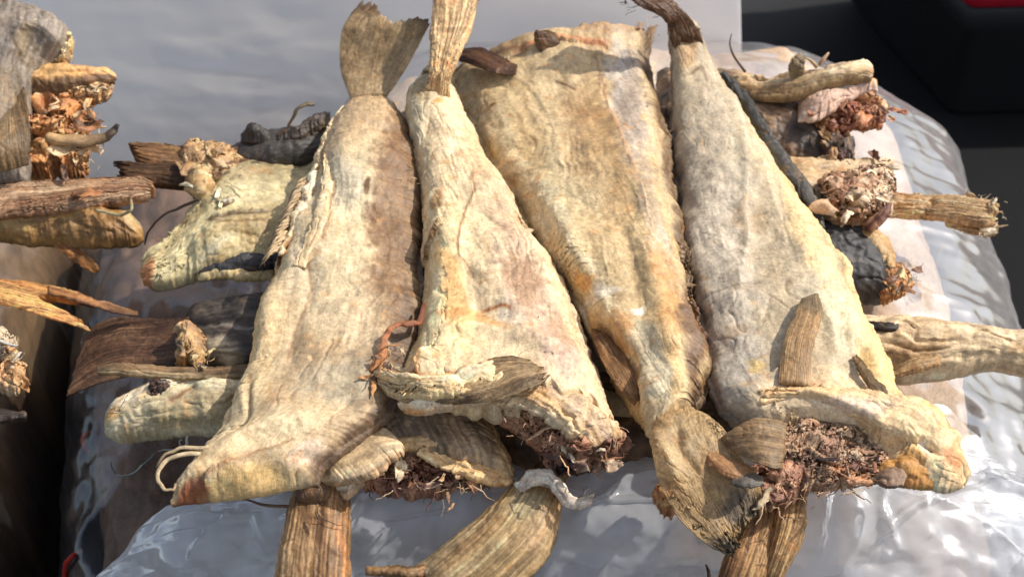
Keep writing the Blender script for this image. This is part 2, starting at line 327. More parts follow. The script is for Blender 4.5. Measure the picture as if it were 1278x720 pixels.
def film_mat(name, alpha=.45, tint=(.82, .86, .95), rough=.16, crumple=1.0, milk=.5, var=1.0, gl=.9):
    m, N, L = mat(name); out = N['Material Output']; N.remove(N['Principled BSDF'])
    geo = N.new('ShaderNodeNewGeometry'); mp = N.new('ShaderNodeMapping'); mp.inputs['Scale'].default_value = (1.5, .42, 1); mp.inputs['Rotation'].default_value = (.2, .3, .9); L.new(geo.outputs['Position'], mp.inputs['Vector'])
    def noise(sc, det, dis):
        n = N.new('ShaderNodeTexNoise'); n.inputs['Scale'].default_value = sc; n.inputs['Detail'].default_value = det; n.inputs['Distortion'].default_value = dis; L.new(mp.outputs[0], n.inputs['Vector']); return n.outputs[0]
    def mth(op, a, b=0.0, c=None):
        x = N.new('ShaderNodeMath'); x.operation = op
        for i, k in enumerate((a, b) if c is None else (a, b, c)):
            if hasattr(k, 'links'): L.new(k, x.inputs[i])
            else: x.inputs[i].default_value = k
        return x.outputs[0]
    def rdg(sc, dis): return mth('SUBTRACT', 1.0, mth('MULTIPLY', mth('ABSOLUTE', mth('SUBTRACT', noise(sc, 2, dis), .5)), 9.0))
    wn = N.new('ShaderNodeTexNoise'); wn.inputs['Scale'].default_value = 6; wn.inputs['Detail'].default_value = 2; L.new(geo.outputs['Position'], wn.inputs['Vector'])
    wv = N.new('ShaderNodeVectorMath'); wv.operation = 'MULTIPLY_ADD'; wv.inputs[1].default_value = (.10, .10, .10); L.new(wn.outputs['Color'], wv.inputs[0]); L.new(mp.outputs[0], wv.inputs[2])
    def vor(sc):
        v = N.new('ShaderNodeTexVoronoi'); v.feature = 'DISTANCE_TO_EDGE'; v.inputs['Scale'].default_value = sc; L.new(wv.outputs[0], v.inputs['Vector']); return v.outputs['Distance']
    v1 = vor(7); v2 = vor(17)
    def crs(v, k): return mth('SUBTRACT', 1.0, mth('MINIMUM', mth('MULTIPLY', v, k), 1.0))
    msk = mth('MINIMUM', mth('MAXIMUM', mth('MULTIPLY', mth('SUBTRACT', noise(3.5, 2, .3), .42), 6.0), 0.0), 1.0)
    r1 = mth('MULTIPLY', crs(v1, 9.0), mth('ADD', msk, .25)); r2 = mth('MULTIPLY', crs(v2, 7.0), msk); r3 = noise(60, 2, .5)
    h = mth('ADD', mth('ADD', mth('MULTIPLY', mth('MINIMUM', v1, .35), 6.0), mth('MULTIPLY', mth('MULTIPLY', mth('MINIMUM', v2, .3), 2.0), msk)), mth('ADD', mth('MULTIPLY', r3, .04), mth('MULTIPLY', r1, .5)))
    b = N.new('ShaderNodeBump'); b.inputs['Strength'].default_value = .5 * crumple; b.inputs['Distance'].default_value = .004; L.new(h, b.inputs['Height'])
    d = N.new('ShaderNodeBsdfDiffuse'); d.inputs[0].default_value = (*tint, 1); L.new(b.outputs[0], d.inputs['Normal'])
    t = N.new('ShaderNodeBsdfTranslucent'); t.inputs[0].default_value = (*tint, 1); L.new(b.outputs[0], t.inputs['Normal'])
    dt = N.new('ShaderNodeMixShader'); dt.inputs[0].default_value = milk; L.new(d.outputs[0], dt.inputs[1]); L.new(t.outputs[0], dt.inputs[2])
    tr = N.new('ShaderNodeBsdfTransparent'); tr.inputs[0].default_value = (.97, .98, 1, 1)
    cl = mth('MULTIPLY', noise(5, 3, .4), 1.0)
    al = mth('MULTIPLY', mth('MAXIMUM', r2, 0.0), .16 * var); al = mth('ADD', al, mth('MULTIPLY', mth('MAXIMUM', r1, 0.0), .14 * var))
    al = mth('ADD', al, mth('MULTIPLY', mth('SUBTRACT', cl, .5), .5 * var)); al = mth('ADD', al, alpha); al = mth('MINIMUM', mth('MAXIMUM', al, .02), .97)
    m1 = N.new('ShaderNodeMixShader'); L.new(al, m1.inputs[0]); L.new(tr.outputs[0], m1.inputs[1]); L.new(dt.outputs[0], m1.inputs[2])
    g = N.new('ShaderNodeBsdfGlossy'); g.inputs['Roughness'].default_value = rough; L.new(b.outputs[0], g.inputs['Normal']); g.inputs[0].default_value = (1, 1, 1, 1)
    fr = N.new('ShaderNodeFresnel'); fr.inputs[0].default_value = 1.5; L.new(b.outputs[0], fr.inputs['Normal'])
    frc = mth('MINIMUM', mth('MULTIPLY', fr.outputs[0], gl), .45 * gl)
    m2 = N.new('ShaderNodeMixShader'); L.new(frc, m2.inputs[0]); L.new(m1.outputs[0], m2.inputs[1]); L.new(g.outputs[0], m2.inputs[2])
    L.new(m2.outputs[0], out.inputs['Surface'])
    return m
FILM2 = film_mat('clear_plastic_film', .16, (.72, .73, .75), .2, .12, .5, .12, .6)
FILM3 = film_mat('milky_folded_film', .50, (.78, .79, .80), .10, .65, .5, .9, .5)
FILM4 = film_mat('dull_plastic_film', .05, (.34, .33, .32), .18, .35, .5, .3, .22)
def simple(name, base, rough=.6, sc=40, var=.3, bump=.2, spec=.3, dist=.002, det=6):
    m, N, L = mat(name); p = N['Principled BSDF']; geo = N.new('ShaderNodeNewGeometry')
    n = N.new('ShaderNodeTexNoise'); n.inputs['Scale'].default_value = sc; n.inputs['Detail'].default_value = det; L.new(geo.outputs['Position'], n.inputs['Vector'])
    mr = N.new('ShaderNodeMapRange'); mr.inputs[3].default_value = 1 - var; mr.inputs[4].default_value = 1 + var; L.new(n.outputs[0], mr.inputs[0])
    v = N.new('ShaderNodeVectorMath'); v.operation = 'SCALE'; v.inputs[0].default_value = base; L.new(mr.outputs[0], v.inputs['Scale']); L.new(v.outputs[0], p.inputs['Base Color'])
    p.inputs['Roughness'].default_value = rough; p.inputs['Specular IOR Level'].default_value = spec
    b = N.new('ShaderNodeBump'); b.inputs['Strength'].default_value = bump; b.inputs['Distance'].default_value = dist; L.new(n.outputs[0], b.inputs['Height']); L.new(b.outputs[0], p.inputs['Normal'])
    return m
# ------------------------------------------------------------------ object helpers
def thing(name, label, cat, px, py, z, group=None):
    o = bpy.data.objects.new(name, None); COL.objects.link(o); o.location = tuple(at(px, py, z)); o.empty_display_size = .02
    o['label'] = label; o['category'] = cat
    if group: o['group'] = group
    return o
def tag(o, label, cat, group=None):
    o['label'] = label; o['category'] = cat
    if group: o['group'] = group
    return o
def struct(o): o['kind'] = 'structure'; return o

# ================================================================== SETTING
def grid(x0, x1, y0, y1, nx, ny, zf, colr=(120, 120, 120)):
    m = M(); X, Y = np.meshgrid(np.linspace(x0, x1, nx), np.linspace(y0, y1, ny)); Z = zf(X, Y); P = np.stack([X, Y, Z], -1).reshape(-1, 3)
    idx = np.arange(nx * ny).reshape(ny, nx); q = np.stack([idx[:-1, :-1], idx[:-1, 1:], idx[1:, 1:], idx[1:, :-1]], -1).reshape(-1, 4)
    m.add(P, np.tile(np.array(colr, float), (len(P), 1)), P.copy(), q); return m
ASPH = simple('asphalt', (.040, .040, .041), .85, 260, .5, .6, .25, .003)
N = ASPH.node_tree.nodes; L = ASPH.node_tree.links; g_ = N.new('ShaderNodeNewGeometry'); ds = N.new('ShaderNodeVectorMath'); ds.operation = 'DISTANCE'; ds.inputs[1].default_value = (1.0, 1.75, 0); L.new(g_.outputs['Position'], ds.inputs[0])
mr = N.new('ShaderNodeMapRange'); mr.interpolation_type = 'SMOOTHSTEP'; mr.inputs[1].default_value = .62; mr.inputs[2].default_value = 1.15; mr.inputs[3].default_value = .10; mr.inputs[4].default_value = 1.15; L.new(ds.outputs['Value'], mr.inputs[0])   # asphalt colour darker in a round patch, blending out to full tone
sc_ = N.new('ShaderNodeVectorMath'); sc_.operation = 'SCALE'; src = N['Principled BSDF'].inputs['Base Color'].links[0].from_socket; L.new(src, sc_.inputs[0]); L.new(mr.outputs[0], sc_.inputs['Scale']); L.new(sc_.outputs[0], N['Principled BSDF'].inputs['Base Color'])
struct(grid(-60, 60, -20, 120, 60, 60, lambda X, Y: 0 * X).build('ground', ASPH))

# white sheet hanging behind the pile
CLOTH = simple('white_sheet_cloth', (.91, .92, .94), .75, 12, .04, .15, .2)
N = CLOTH.node_tree.nodes; L = CLOTH.node_tree.links; tl = N.new('ShaderNodeBsdfTranslucent'); tl.inputs[0].default_value = (.95, .93, .90, 1); mx = N.new('ShaderNodeMixShader'); mx.inputs[0].default_value = .45
L.new(N['Principled BSDF'].outputs[0], mx.inputs[1]); L.new(tl.outputs[0], mx.inputs[2]); L.new(mx.outputs[0], N['Material Output'].inputs['Surface'])
def sheet():
    m = M(); nx, nz = 360, 200; Y0 = 1.66
    xr_t = atY(921, 0, Y0)[0]; xr_b = atY(931, 95, Y0)[0]; zt = atY(900, 0, Y0)[2]; zb = atY(900, 95, Y0)[2]
    Z, X = np.meshgrid(np.linspace(0.01, .86, nz), np.linspace(0, 1, nx), indexing='ij')
    xr = xr_t + (xr_b - xr_t) * (zt - Z) / (zt - zb) * .6; XX = -1.5 + (xr + 1.5) * X
    q = np.stack([XX * 3, Z * .8, 0 * Z], -1)
    Yd = Y0 + (.86 - Z) * -.09 + .016 * np.sin(XX * 11 + .8 * np.sin(Z * 3)) * sstep(-.1, .5, XX) + .008 * fbm(q, 3, 4) + .0010 * ridge(np.stack([XX * 7 + Z * 2, Z * 7, 0 * Z], -1), 3, 8)
    tx, tz = atY(335, 80, Y0)[0], atY(335, 80, Y0)[2]; dd = np.hypot((XX - tx) * .6, Z - tz)
    Yd = Yd + .006 * fbm(np.stack([XX * 9 + Z * 14, Z * 26 - XX * 5, 0 * Z], -1), 3, 6) * np.exp(-(dd / .14) ** 2)
    P = np.stack([XX, Yd, Z], -1); B = P + np.array([0, .002, 0])
    idx = np.arange(nx * nz).reshape(nz, nx); qd = np.stack([idx[:-1, :-1], idx[:-1, 1:], idx[1:, 1:], idx[1:, :-1]], -1).reshape(-1, 4)
    V = np.concatenate([P.reshape(-1, 3), B.reshape(-1, 3)]); q2 = qd[:, ::-1] + nx * nz; k = nx * nz
    rim = np.stack([idx[:-1, -1], idx[:-1, -1] + k, idx[1:, -1] + k, idx[1:, -1]], -1); rim2 = np.stack([idx[-1, :-1], idx[-1, 1:], idx[-1, 1:] + k, idx[-1, :-1] + k], -1)
    m.add(V, np.tile(np.array([225., 228, 235]), (len(V), 1)), V.copy(), np.concatenate([qd, q2, rim, rim2])); return m
tag(sheet().build('hanging_sheet', CLOTH), 'white creased sheet hanging upright behind the pile of dried fish', 'cloth sheet')

# dark tub with a red lid, top right
def tub():
    t = thing('storage_tub', 'black plastic tub with a red lid standing on the asphalt', 'storage tub', 1180, 150, -P0)
    c = at(1182, 148, -P0); l = at(1113, 70, -P0); e1 = (l - c); e1 = e1 / np.linalg.norm(e1) * .42; e2 = np.array([-e1[1], e1[0], 0]) * -1.0; e2 = np.array([.62, .03, 0])
    def ring(z, g, off=0):
        cs = [c - (e1 + e2) * g, c + e2 * (1 + g) - e1 * g, c + e1 * (1 + g) + e2 * (1 + g), c + e1 * (1 + g) - e2 * g]; ctr = sum(cs) / 4; out = []
        for i in range(4):
            p, pn, pp = cs[i], cs[(i + 1) % 4], cs[i - 1]
            for k in range(5):
                s = k / 4; a = p + (pp - p) * .035; b = p + (pn - p) * .035; o = (1 - s) ** 2 * a + 2 * s * (1 - s) * p + s * s * b; out.append([o[0], o[1], z])
        return np.array(out)
    def build(rs, colr, nm, mt):
        m = M(); V = np.concatenate(rs); n = len(rs[0]); idx = np.arange(len(V)).reshape(-1, n); nx = np.roll(idx, -1, 1)
        q = np.stack([idx[:-1], nx[:-1], nx[1:], idx[1:]], -1).reshape(-1, 4)
        m.add(V, np.tile(np.array(colr, float), (len(V), 1)), V.copy(), q, [list(idx[0][::-1]), list(idx[-1])]); o = m.build(nm, mt, t)
        return o
    BL = simple('black_plastic', (.020, .020, .022), .45, 60, .3, .1, .3); RD = simple('red_plastic', (.34, .008, .02), .4, 60, .1, .1, .4)
    build([ring(.004, -.03), ring(.012, -.01), ring(.20, .02), ring(.205, .035), ring(.248, .037), ring(.253, .03)], (20, 20, 20), 'tub_body', BL)
    build([ring(.256, .035), ring(.259, .045), ring(.288, .045), ring(.298, .03)], (150, 10, 20), 'lid', RD)
tub()

# ================================================================== BAGS AND BUNDLES
def stackfold(k, a, ax=0):
    return lambda U, V, b, PX, PY: a * ridge(np.stack([b[..., 0] * (k if ax == 0 else 3), b[..., 1] * (3 if ax == 0 else k), 0 * U], -1), 2, 5)
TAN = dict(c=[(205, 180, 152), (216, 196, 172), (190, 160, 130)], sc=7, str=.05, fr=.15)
m = M()
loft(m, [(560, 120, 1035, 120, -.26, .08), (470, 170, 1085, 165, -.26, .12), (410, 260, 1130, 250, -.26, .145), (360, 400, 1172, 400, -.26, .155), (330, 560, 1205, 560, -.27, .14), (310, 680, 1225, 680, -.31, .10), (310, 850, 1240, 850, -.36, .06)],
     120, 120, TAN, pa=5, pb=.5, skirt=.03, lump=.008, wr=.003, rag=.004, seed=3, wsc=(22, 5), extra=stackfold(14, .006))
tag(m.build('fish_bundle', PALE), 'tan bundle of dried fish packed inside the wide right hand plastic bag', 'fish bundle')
m = M()
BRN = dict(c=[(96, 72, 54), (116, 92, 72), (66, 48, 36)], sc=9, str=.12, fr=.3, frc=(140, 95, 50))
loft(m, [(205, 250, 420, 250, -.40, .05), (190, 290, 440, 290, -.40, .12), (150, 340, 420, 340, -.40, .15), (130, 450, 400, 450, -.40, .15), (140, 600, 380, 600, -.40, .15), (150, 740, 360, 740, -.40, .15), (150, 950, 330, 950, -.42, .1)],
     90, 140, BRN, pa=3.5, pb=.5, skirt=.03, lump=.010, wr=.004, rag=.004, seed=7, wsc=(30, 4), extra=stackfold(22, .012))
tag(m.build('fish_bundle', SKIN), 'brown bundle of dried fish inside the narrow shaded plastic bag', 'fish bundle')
m = M()
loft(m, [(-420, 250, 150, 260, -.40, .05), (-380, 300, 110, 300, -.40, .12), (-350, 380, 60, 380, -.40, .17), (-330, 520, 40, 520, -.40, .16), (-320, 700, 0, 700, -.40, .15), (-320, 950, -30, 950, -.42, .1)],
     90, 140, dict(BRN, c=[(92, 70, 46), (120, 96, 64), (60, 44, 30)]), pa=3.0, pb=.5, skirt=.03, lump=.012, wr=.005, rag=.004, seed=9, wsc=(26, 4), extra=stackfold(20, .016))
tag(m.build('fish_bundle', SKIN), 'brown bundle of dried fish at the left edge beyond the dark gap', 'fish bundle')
def drape(a, k=9):   # crumpled film: sharp straight folds
    def f(U, V, b, PX, PY):
        w1 = ridge(b * np.array([k, k * .5, k * .7]), 2, 31); w2 = ridge(b * np.array([k * .4, k * 1.3, k]) + 7, 2, 33); return a * (.6 * w1 + .4 * w2) + a * .08 * ridge(b * k * 3, 2, 35)
    return f
FC = dict(c=[(225, 230, 240), (225, 230, 240), (225, 230, 240)], str=0, fr=0, noise=0)
t = thing('plastic_bag', 'wide clear plastic bag under the four large dried fish', 'plastic bag', 700, 400, -P0)
m = M()
loft(m, [(520, 100, 1030, 112, -.29, .08), (440, 150, 1085, 150, -.29, .13), (400, 215, 1185, 218, -.28, .155), (350, 300, 1216, 300, -.29, .175), (320, 420, 1260, 420, -.29, .19), (290, 560, 1300, 560, -.29, .19), (270, 700, 1330, 700, -.29, .18), (265, 960, 1340, 960, -.31, .12)],
     200, 220, FC, pa=4, pb=.5, skirt=.02, lump=.005, wr=.0, fi=0, rag=.006, seed=13, leather=0, tap=0, extra=drape(.0014, 2.5), cap=False)
m.build('film', FILM2, t)
m = M()   # the mouth of the bag folded forward under the heads
loft(m, [(345, 585, 1190, 560, -.115, .012), (250, 635, 1250, 590, -.135, .035), (205, 658, 1290, 625, -.16, .06), (150, 705, 1320, 680, -.185, .08), (118, 740, 1340, 730, -.21, .09), (80, 800, 1360, 800, -.26, .09), (60, 900, 1370, 900, -.36, .08)],
     340, 170, FC, pa=5, pb=.5, lump=.008, wr=.0, fi=0, rag=.004, th=.02, seed=17, leather=0, tap=0, extra=drape(.005, 4), cap=False,
     cr=[([(1000, 590), (1100, 632), (1200, 640), (1330, 600)], 7, .007, 0), ([(960, 640), (1080, 660), (1180, 690), (1300, 770)], 9, .006, 1), ([(1050, 760), (1120, 690), (1210, 640), (1320, 650)], 6, .006, 0), ([(360, 720), (420, 670), (520, 640), (640, 620)], 6, .006, 0),
         ([(150, 700), (260, 660), (380, 640), (440, 650)], 7, .006, 0), ([(240, 760), (300, 690), (400, 660)], 8, .006, 1), ([(430, 760), (450, 690), (470, 650), (480, 620)], 6, .006, 0), ([(700, 720), (780, 650), (900, 620)], 7, .005, 0), ([(680, 690), (800, 690), (920, 660)], 8, .005, -1),
         ([(1000, 620), (1010, 680), (1000, 760)], 5, .005, 0), ([(1090, 610), (1080, 700), (1100, 760)], 6, .004, 0), ([(200, 690), (330, 700), (350, 760)], 6, .005, 0), ([(560, 620), (600, 640), (560, 700), (470, 720)], 6, .005, 1)])
m.build('folded_mouth', FILM3, t)
t = thing('plastic_bag', 'narrow shaded plastic bag between the dark gap and the wide bag', 'plastic bag', 250, 500, -P0)
m = M()
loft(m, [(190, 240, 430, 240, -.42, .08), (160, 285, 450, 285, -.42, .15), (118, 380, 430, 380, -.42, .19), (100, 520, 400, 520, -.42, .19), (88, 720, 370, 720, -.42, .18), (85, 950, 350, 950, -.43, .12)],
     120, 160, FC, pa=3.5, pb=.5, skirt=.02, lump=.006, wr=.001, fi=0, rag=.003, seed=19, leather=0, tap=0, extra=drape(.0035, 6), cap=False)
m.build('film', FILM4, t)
t = thing('plastic_bag', 'plastic bag at the left edge under the left fish heads', 'plastic bag', 20, 500, -P0)
m = M()
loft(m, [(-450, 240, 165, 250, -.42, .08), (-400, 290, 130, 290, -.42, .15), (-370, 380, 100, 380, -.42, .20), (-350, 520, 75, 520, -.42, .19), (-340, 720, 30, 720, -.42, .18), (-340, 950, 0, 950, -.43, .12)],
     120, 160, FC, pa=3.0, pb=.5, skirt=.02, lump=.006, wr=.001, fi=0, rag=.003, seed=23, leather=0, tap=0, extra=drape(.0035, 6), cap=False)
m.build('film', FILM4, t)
RED = simple('red_cord', (.30, .012, .008), .5, 80, .2, .2)
m = M(); tube(m, [at(112, 566, -.30), at(104, 554, -.28), at(105, 543, -.28), at(113, 540, -.29)], [.002, .0026, .0026, .0012], [(220, 40, 10)] * 2, 8)
tag(m.build('cord_loop', RED), 'small red loop in the dark gap beside the shaded head', 'cord', 'red loops')
m = M(); tube(m, [at(80, 724, -.30), at(82, 704, -.28), at(90, 694, -.27), at(101, 687, -.29)], [.002, .0026, .0026, .0012], [(220, 40, 10)] * 2, 8)
tag(m.build('cord_loop', RED), 'red loop low down at the bottom of the dark gap', 'cord', 'red loops')

# ================================================================== THE FOUR LARGE FISH
CREAM = (228, 212, 172); TANB = (186, 158, 118); GREYW = (196, 190, 172); BRO = (140, 108, 72); YEL = (232, 196, 124); OR = (206, 140, 66); DK = (58, 44, 34); GRY = (120, 116, 110); WHT = (236, 226, 206); PNK = (206, 182, 164)
BIG = 'large dried fish laid side by side on top'

# ---- fish 1 (left)
t = thing('dried_fish', 'leftmost large dried fish, fan tail up, pale belly edge folded', 'dried fish', 400, 400, -.03, BIG)
m = M()
c1 = dict(c=[(206, 190, 152), (184, 160, 122), (214, 202, 172)], sc=14, fr=.3,
  st=[(390, 200, 14, 70, 15, WHT, .6), (372, 300, 16, 60, 14, CREAM, .8), (330, 430, 28, 130, 12, (232, 208, 158), .85), (260, 590, 60, 40, -15, (232, 206, 158), .9), (350, 560, 60, 30, -20, CREAM, .7),
      (495, 300, 36, 170, 6, (124, 94, 62), .85), (505, 200, 24, 80, 10, (124, 94, 60), .75), (470, 490, 64, 50, 0, (124, 106, 82), .85), (510, 440, 30, 100, 5, (104, 84, 64), .85), (430, 260, 34, 40, 0, (192, 188, 168), .6), (440, 420, 55, 60, 0, (196, 178, 146), .5),
      (460, 268, 5, 12, 10, (96, 66, 34), .8), (300, 618, 90, 12, -12, YEL, .8), (235, 628, 34, 9, -10, (140, 76, 38), .9), (380, 590, 30, 14, -20, (226, 206, 190), .6), (420, 500, 60, 30, -10, (178, 172, 148), .6)],
  ln=[([(397, 218), (395, 240), (370, 285), (352, 318), (345, 340)], 2.2, (110, 76, 40), .8), ([(412, 150), (405, 200), (410, 250), (408, 300), (412, 330)], 1.8, (120, 92, 58), .5), ([(338, 318), (372, 312)], 2, (150, 90, 40), .6),
      ([(385, 330), (392, 380), (370, 430), (360, 480)], 2.5, (140, 112, 80), .5), ([(318, 470), (312, 530), (290, 560)], 2.5, (130, 100, 64), .5), ([(240, 620), (300, 600), (380, 572)], 2, (150, 110, 70), .5)],
  edge=[(0, (214, 170, 104), .05, .5), (1, (90, 70, 52), .10, .8)])
loft(m, [(436, 122, 480, 120, -.005, .014), (414, 150, 506, 148, -.015, .022), (398, 190, 520, 190, -.025, .03), (386, 228, 527, 230, -.03, .034), (364, 270, 532, 280, -.03, .028), (350, 312, 533, 320, -.03, .029), (336, 356, 532, 360, -.03, .029),
         (320, 405, 528, 410, -.03, .029), (307, 455, 522, 450, -.03, .029), (296, 490, 512, 485, -.03, .029), (276, 530, 490, 522, -.03, .028), (247, 568, 452, 555, -.032, .034), (224, 605, 415, 582, -.034, .03), (213, 634, 392, 606, -.036, .022)],
     170, 420, c1, pa=2.6, pb=.62, th=.010, leather=.32, flange=.07, lump=.005, wr=.0016, rag=.0045, ragf=55, e1=.006, seed=101,
     cr=[([(397, 218), (395, 240), (370, 285), (352, 318), (345, 340)], 16, .005, 1), ([(412, 150), (405, 200), (410, 250), (408, 300), (412, 330)], 12, .003, 1), ([(385, 330), (392, 380), (370, 430), (360, 480)], 10, -.003, 0),
         ([(350, 350), (330, 430), (300, 520)], 14, .004, 0), ([(318, 470), (312, 530), (290, 560)], 6, -.003, 0), ([(240, 620), (300, 600), (380, 572)], 14, .005, 1), ([(430, 160), (440, 300), (430, 420), (400, 520)], 30, .003, 0),
         ([(350, 440), (400, 400), (480, 410)], 8, .0012, 0), ([(380, 500), (430, 470), (500, 470)], 10, .002, 0), ([(280, 585), (330, 560), (400, 540)], 9, .003, 0)])
m.build('body', SKIN, t)
m = M()
FAN = dict(c=[(186, 164, 124), (200, 180, 140), (160, 136, 98)], sc=20, str=.12, sx=700, fr=.25, edge=[(3, (70, 52, 38), .25, .6)])
loft(m, [(440, 132, 480, 128, -.006, .010), (437, 122, 484, 118, .002, .012), (427, 95, 500, 92, .01, .010), (424, 62, 518, 62, .03, .008), (430, 30, 532, 36, .05, .006), (455, -4, 536, 18, .06, .004)], 100, 110, FAN, th=.002, lump=.003, wr=.0008, rag=.001, e1=.08, ef=40, ribs=26, ribd=.0008, ribc=.12, seed=103, shape=[.0, 0, .04, .12, .18, .14, .06, .04])
loft(m, [(462, 122, 484, 120, .004, .006), (478, 85, 505, 88, .016, .006), (498, 55, 522, 58, .035, .005), (518, 24, 538, 26, .055, .003)], 40, 80, FAN, th=.002, lump=.002, wr=.0008, rag=.001, e1=.06, ef=9, ribs=6, ribd=.001, ribc=.14, seed=104)
m.build('tail_fin', FIN, t)
m = M()  # pale belly skin folded back along the left edge
loft(m, [(424, 136, 430, 132, -.006, .002), (404, 165, 416, 160, -.008, .004), (393, 195, 408, 190, -.009, .005), (384, 225, 401, 222, -.010, .006), (370, 258, 388, 262, -.010, .006), (358, 290, 370, 288, -.011, .005), (346, 318, 352, 318, -.012, .003)], 60, 160, dict(c=[(236, 220, 178), (224, 200, 150), (240, 230, 206)], sc=30, fr=.4, frc=(200, 140, 70), edge=[(1, (150, 104, 56), .16, .6)]), pa=2, th=.004, lump=.004, wr=.002, rag=.005, ragf=90, seed=105)
loft(m, [(404, 190, 412, 190, .002, .001), (400, 230, 416, 228, .004, .003), (392, 262, 412, 262, .004, .003), (380, 300, 404, 302, .002, .003), (364, 330, 384, 334, -.002, .002)], 40, 120, dict(c=[(222, 206, 166), (206, 184, 140), (230, 218, 190)], sc=30, fr=.3, edge=[(1, (140, 104, 62), .12, .6)]), pa=2, th=.002, lump=.002, wr=.001, rag=.003, ragf=90, seed=106)
m.build('belly_flap', SKIN, t)
m = M()  # frayed belly flap on the left edge
for i in range(46):
    rng = random.Random(i); x = 378 - i * .9 + rng.uniform(-3, 3); y = 222 + i * 2.1
    tube(m, [at(x + 10, y - 4, -.012), at(x - 1, y + 2, -.010), at(x - 8, y + 8 + rng.uniform(0, 6), -.016), at(x - 11 + rng.uniform(-3, 3), y + 16 + rng.uniform(0, 9), -.024)], [.0016, .0014, .0009, .0003], [(222, 190, 140), (150, 118, 80)], 5, .5, i, .001)
m.build('frayed_edge', MEAT, t)
m = M()  # long barbels curling off the throat
tube(m, [at(262, 566, -.012), at(232, 565, -.012), at(208, 575, -.015), at(198, 592, -.02), at(203, 608, -.022), at(216, 611, -.022), at(219, 604, -.02)], [.003, .0026, .0022, .0018, .0015, .001], [(214, 190, 146), (150, 124, 90)], 7, .6, 3, .001)
tube(m, [at(262, 560, -.010), at(225, 560, -.010), at(205, 568, -.013), at(196, 582, -.02)], [.0026, .002, .0016, .0007], [(204, 178, 134), (140, 112, 78)], 7, .6, 4, .001)
m.build('barbel', SKIN, t)

# ---- fish 2
t = thing('dried_fish', 'second large dried fish from the left, cream belly, twisted tail stalk', 'dried fish', 610, 350, -.03, BIG)
m = M()
c2 = dict(c=[(216, 196, 158), (226, 204, 160), (196, 168, 140)], sc=16, fr=.4,
  st=[(560, 350, 22, 110, 0, (240, 220, 168), .8), (530, 430, 40, 60, 0, (240, 222, 170), .8), (570, 400, 16, 90, -12, (226, 170, 90), .6), (600, 430, 60, 9, 20, (214, 150, 74), .6), (560, 460, 60, 30, 0, (238, 216, 164), .6), (660, 400, 40, 80, -20, (186, 158, 136), .8), (700, 460, 30, 50, -20, (190, 162, 146), .8),
      (640, 300, 30, 60, -20, (196, 166, 136), .7), (600, 220, 22, 60, -15, (206, 176, 132), .6), (545, 150, 18, 12, 0, (196, 130, 50), .6), (640, 425, 22, 30, -20, (200, 194, 178), .6), (655, 385, 30, 40, -20, (164, 130, 94), .6), (700, 440, 18, 30, -20, (160, 128, 92), .5), (548, 275, 8, 12, 0, (150, 100, 44), .6)],
  ln=[([(592, 230), (592, 270), (576, 310), (575, 350), (590, 370)], 1.6, (130, 96, 56), .6), ([(600, 420), (625, 414), (640, 418)], 2, (140, 84, 34), .8), ([(530, 330), (545, 316), (552, 300)], 2, (120, 82, 40), .7)],
  edge=[(0, (234, 196, 120), .06, .5), (1, (200, 176, 150), .05, .5)])
loft(m, [(532, 84, 566, 84, .03, .010), (516, 108, 562, 104, .005, .018), (507, 132, 572, 128, -.005, .024), (511, 165, 590, 158, -.012, .028), (519, 205, 612, 200, -.018, .03), (524, 245, 636, 245, -.02, .032), (530, 290, 664, 290, -.02, .034), (529, 340, 692, 335, -.02, .036),
         (527, 385, 716, 380, -.02, .038), (520, 425, 736, 430, -.02, .04), (505, 460, 752, 480, -.018, .042), (488, 484, 770, 530, -.018, .040), (484, 500, 776, 552, -.02, .030)],
     160, 400, c2, pa=2.6, pb=.62, th=.010, leather=.32, flange=.07, lump=.005, wr=.0015, rag=.003, ragf=50, e1=.05, seed=202,
     cr=[([(592, 230), (592, 270), (576, 310), (575, 350), (590, 370)], 14, .003, 1), ([(530, 335), (545, 316), (555, 300)], 10, .005, -1), ([(560, 250), (556, 340), (548, 440)], 16, .003, 0), ([(575, 340), (600, 420), (590, 470)], 12, -.002, 0),
         ([(520, 470), (580, 440), (660, 450), (700, 470)], 12, .004, 0), ([(600, 360), (640, 420), (690, 500)], 16, .003, 0), ([(640, 250), (680, 330), (720, 420)], 10, -.002, 0)])
m.build('body', SKIN, t)
m = M()  # tail stalk, twisted and folded over the root
TS = dict(c=[(208, 178, 128), (186, 152, 104), (220, 196, 150)], sc=24, str=.25, sx=600, fr=.5, frc=(200, 120, 50))
loft(m, [(538, -30, 608, -30, .10, .010), (540, 0, 598, 0, .085, .012), (538, 35, 588, 35, .07, .014), (536, 70, 574, 66, .055, .016), (535, 98, 561, 96, .038, .015), (528, 122, 562, 118, .018, .014), (526, 144, 560, 142, -.004, .010)], 60, 130, TS, e1=.10, ef=16, pa=2, pb=.5, th=.012, lump=.004, wr=.003, rag=.003, seed=205, ribs=6, ribd=.0016, ribc=.1, wsc=(220, 14))
loft(m, [(524, 96, 562, 96, .02, .014), (509, 118, 563, 118, .008, .022), (506, 142, 556, 150, .0, .026), (512, 168, 540, 176, -.004, .022), (521, 196, 530, 200, -.008, .01)], 60, 90, dict(c=[(176, 160, 124), (200, 190, 158), (150, 124, 80)], sc=20), pa=2, pb=.5, th=.01, lump=.003, wr=.002, rag=.002, seed=206)
m.build('tail_stalk', SKIN, t)
m = M()
shreds(m, [(512, 205), (514, 222), (524, 235)], 40, .02, [(210, 180, 130), (150, 120, 84), (90, 70, 50)], -.02, .01, (-.7, -.7), 60, 7, 3)
m.build('frayed_edge', MEAT, t)
m = M()  # pectoral fin lying across the throat
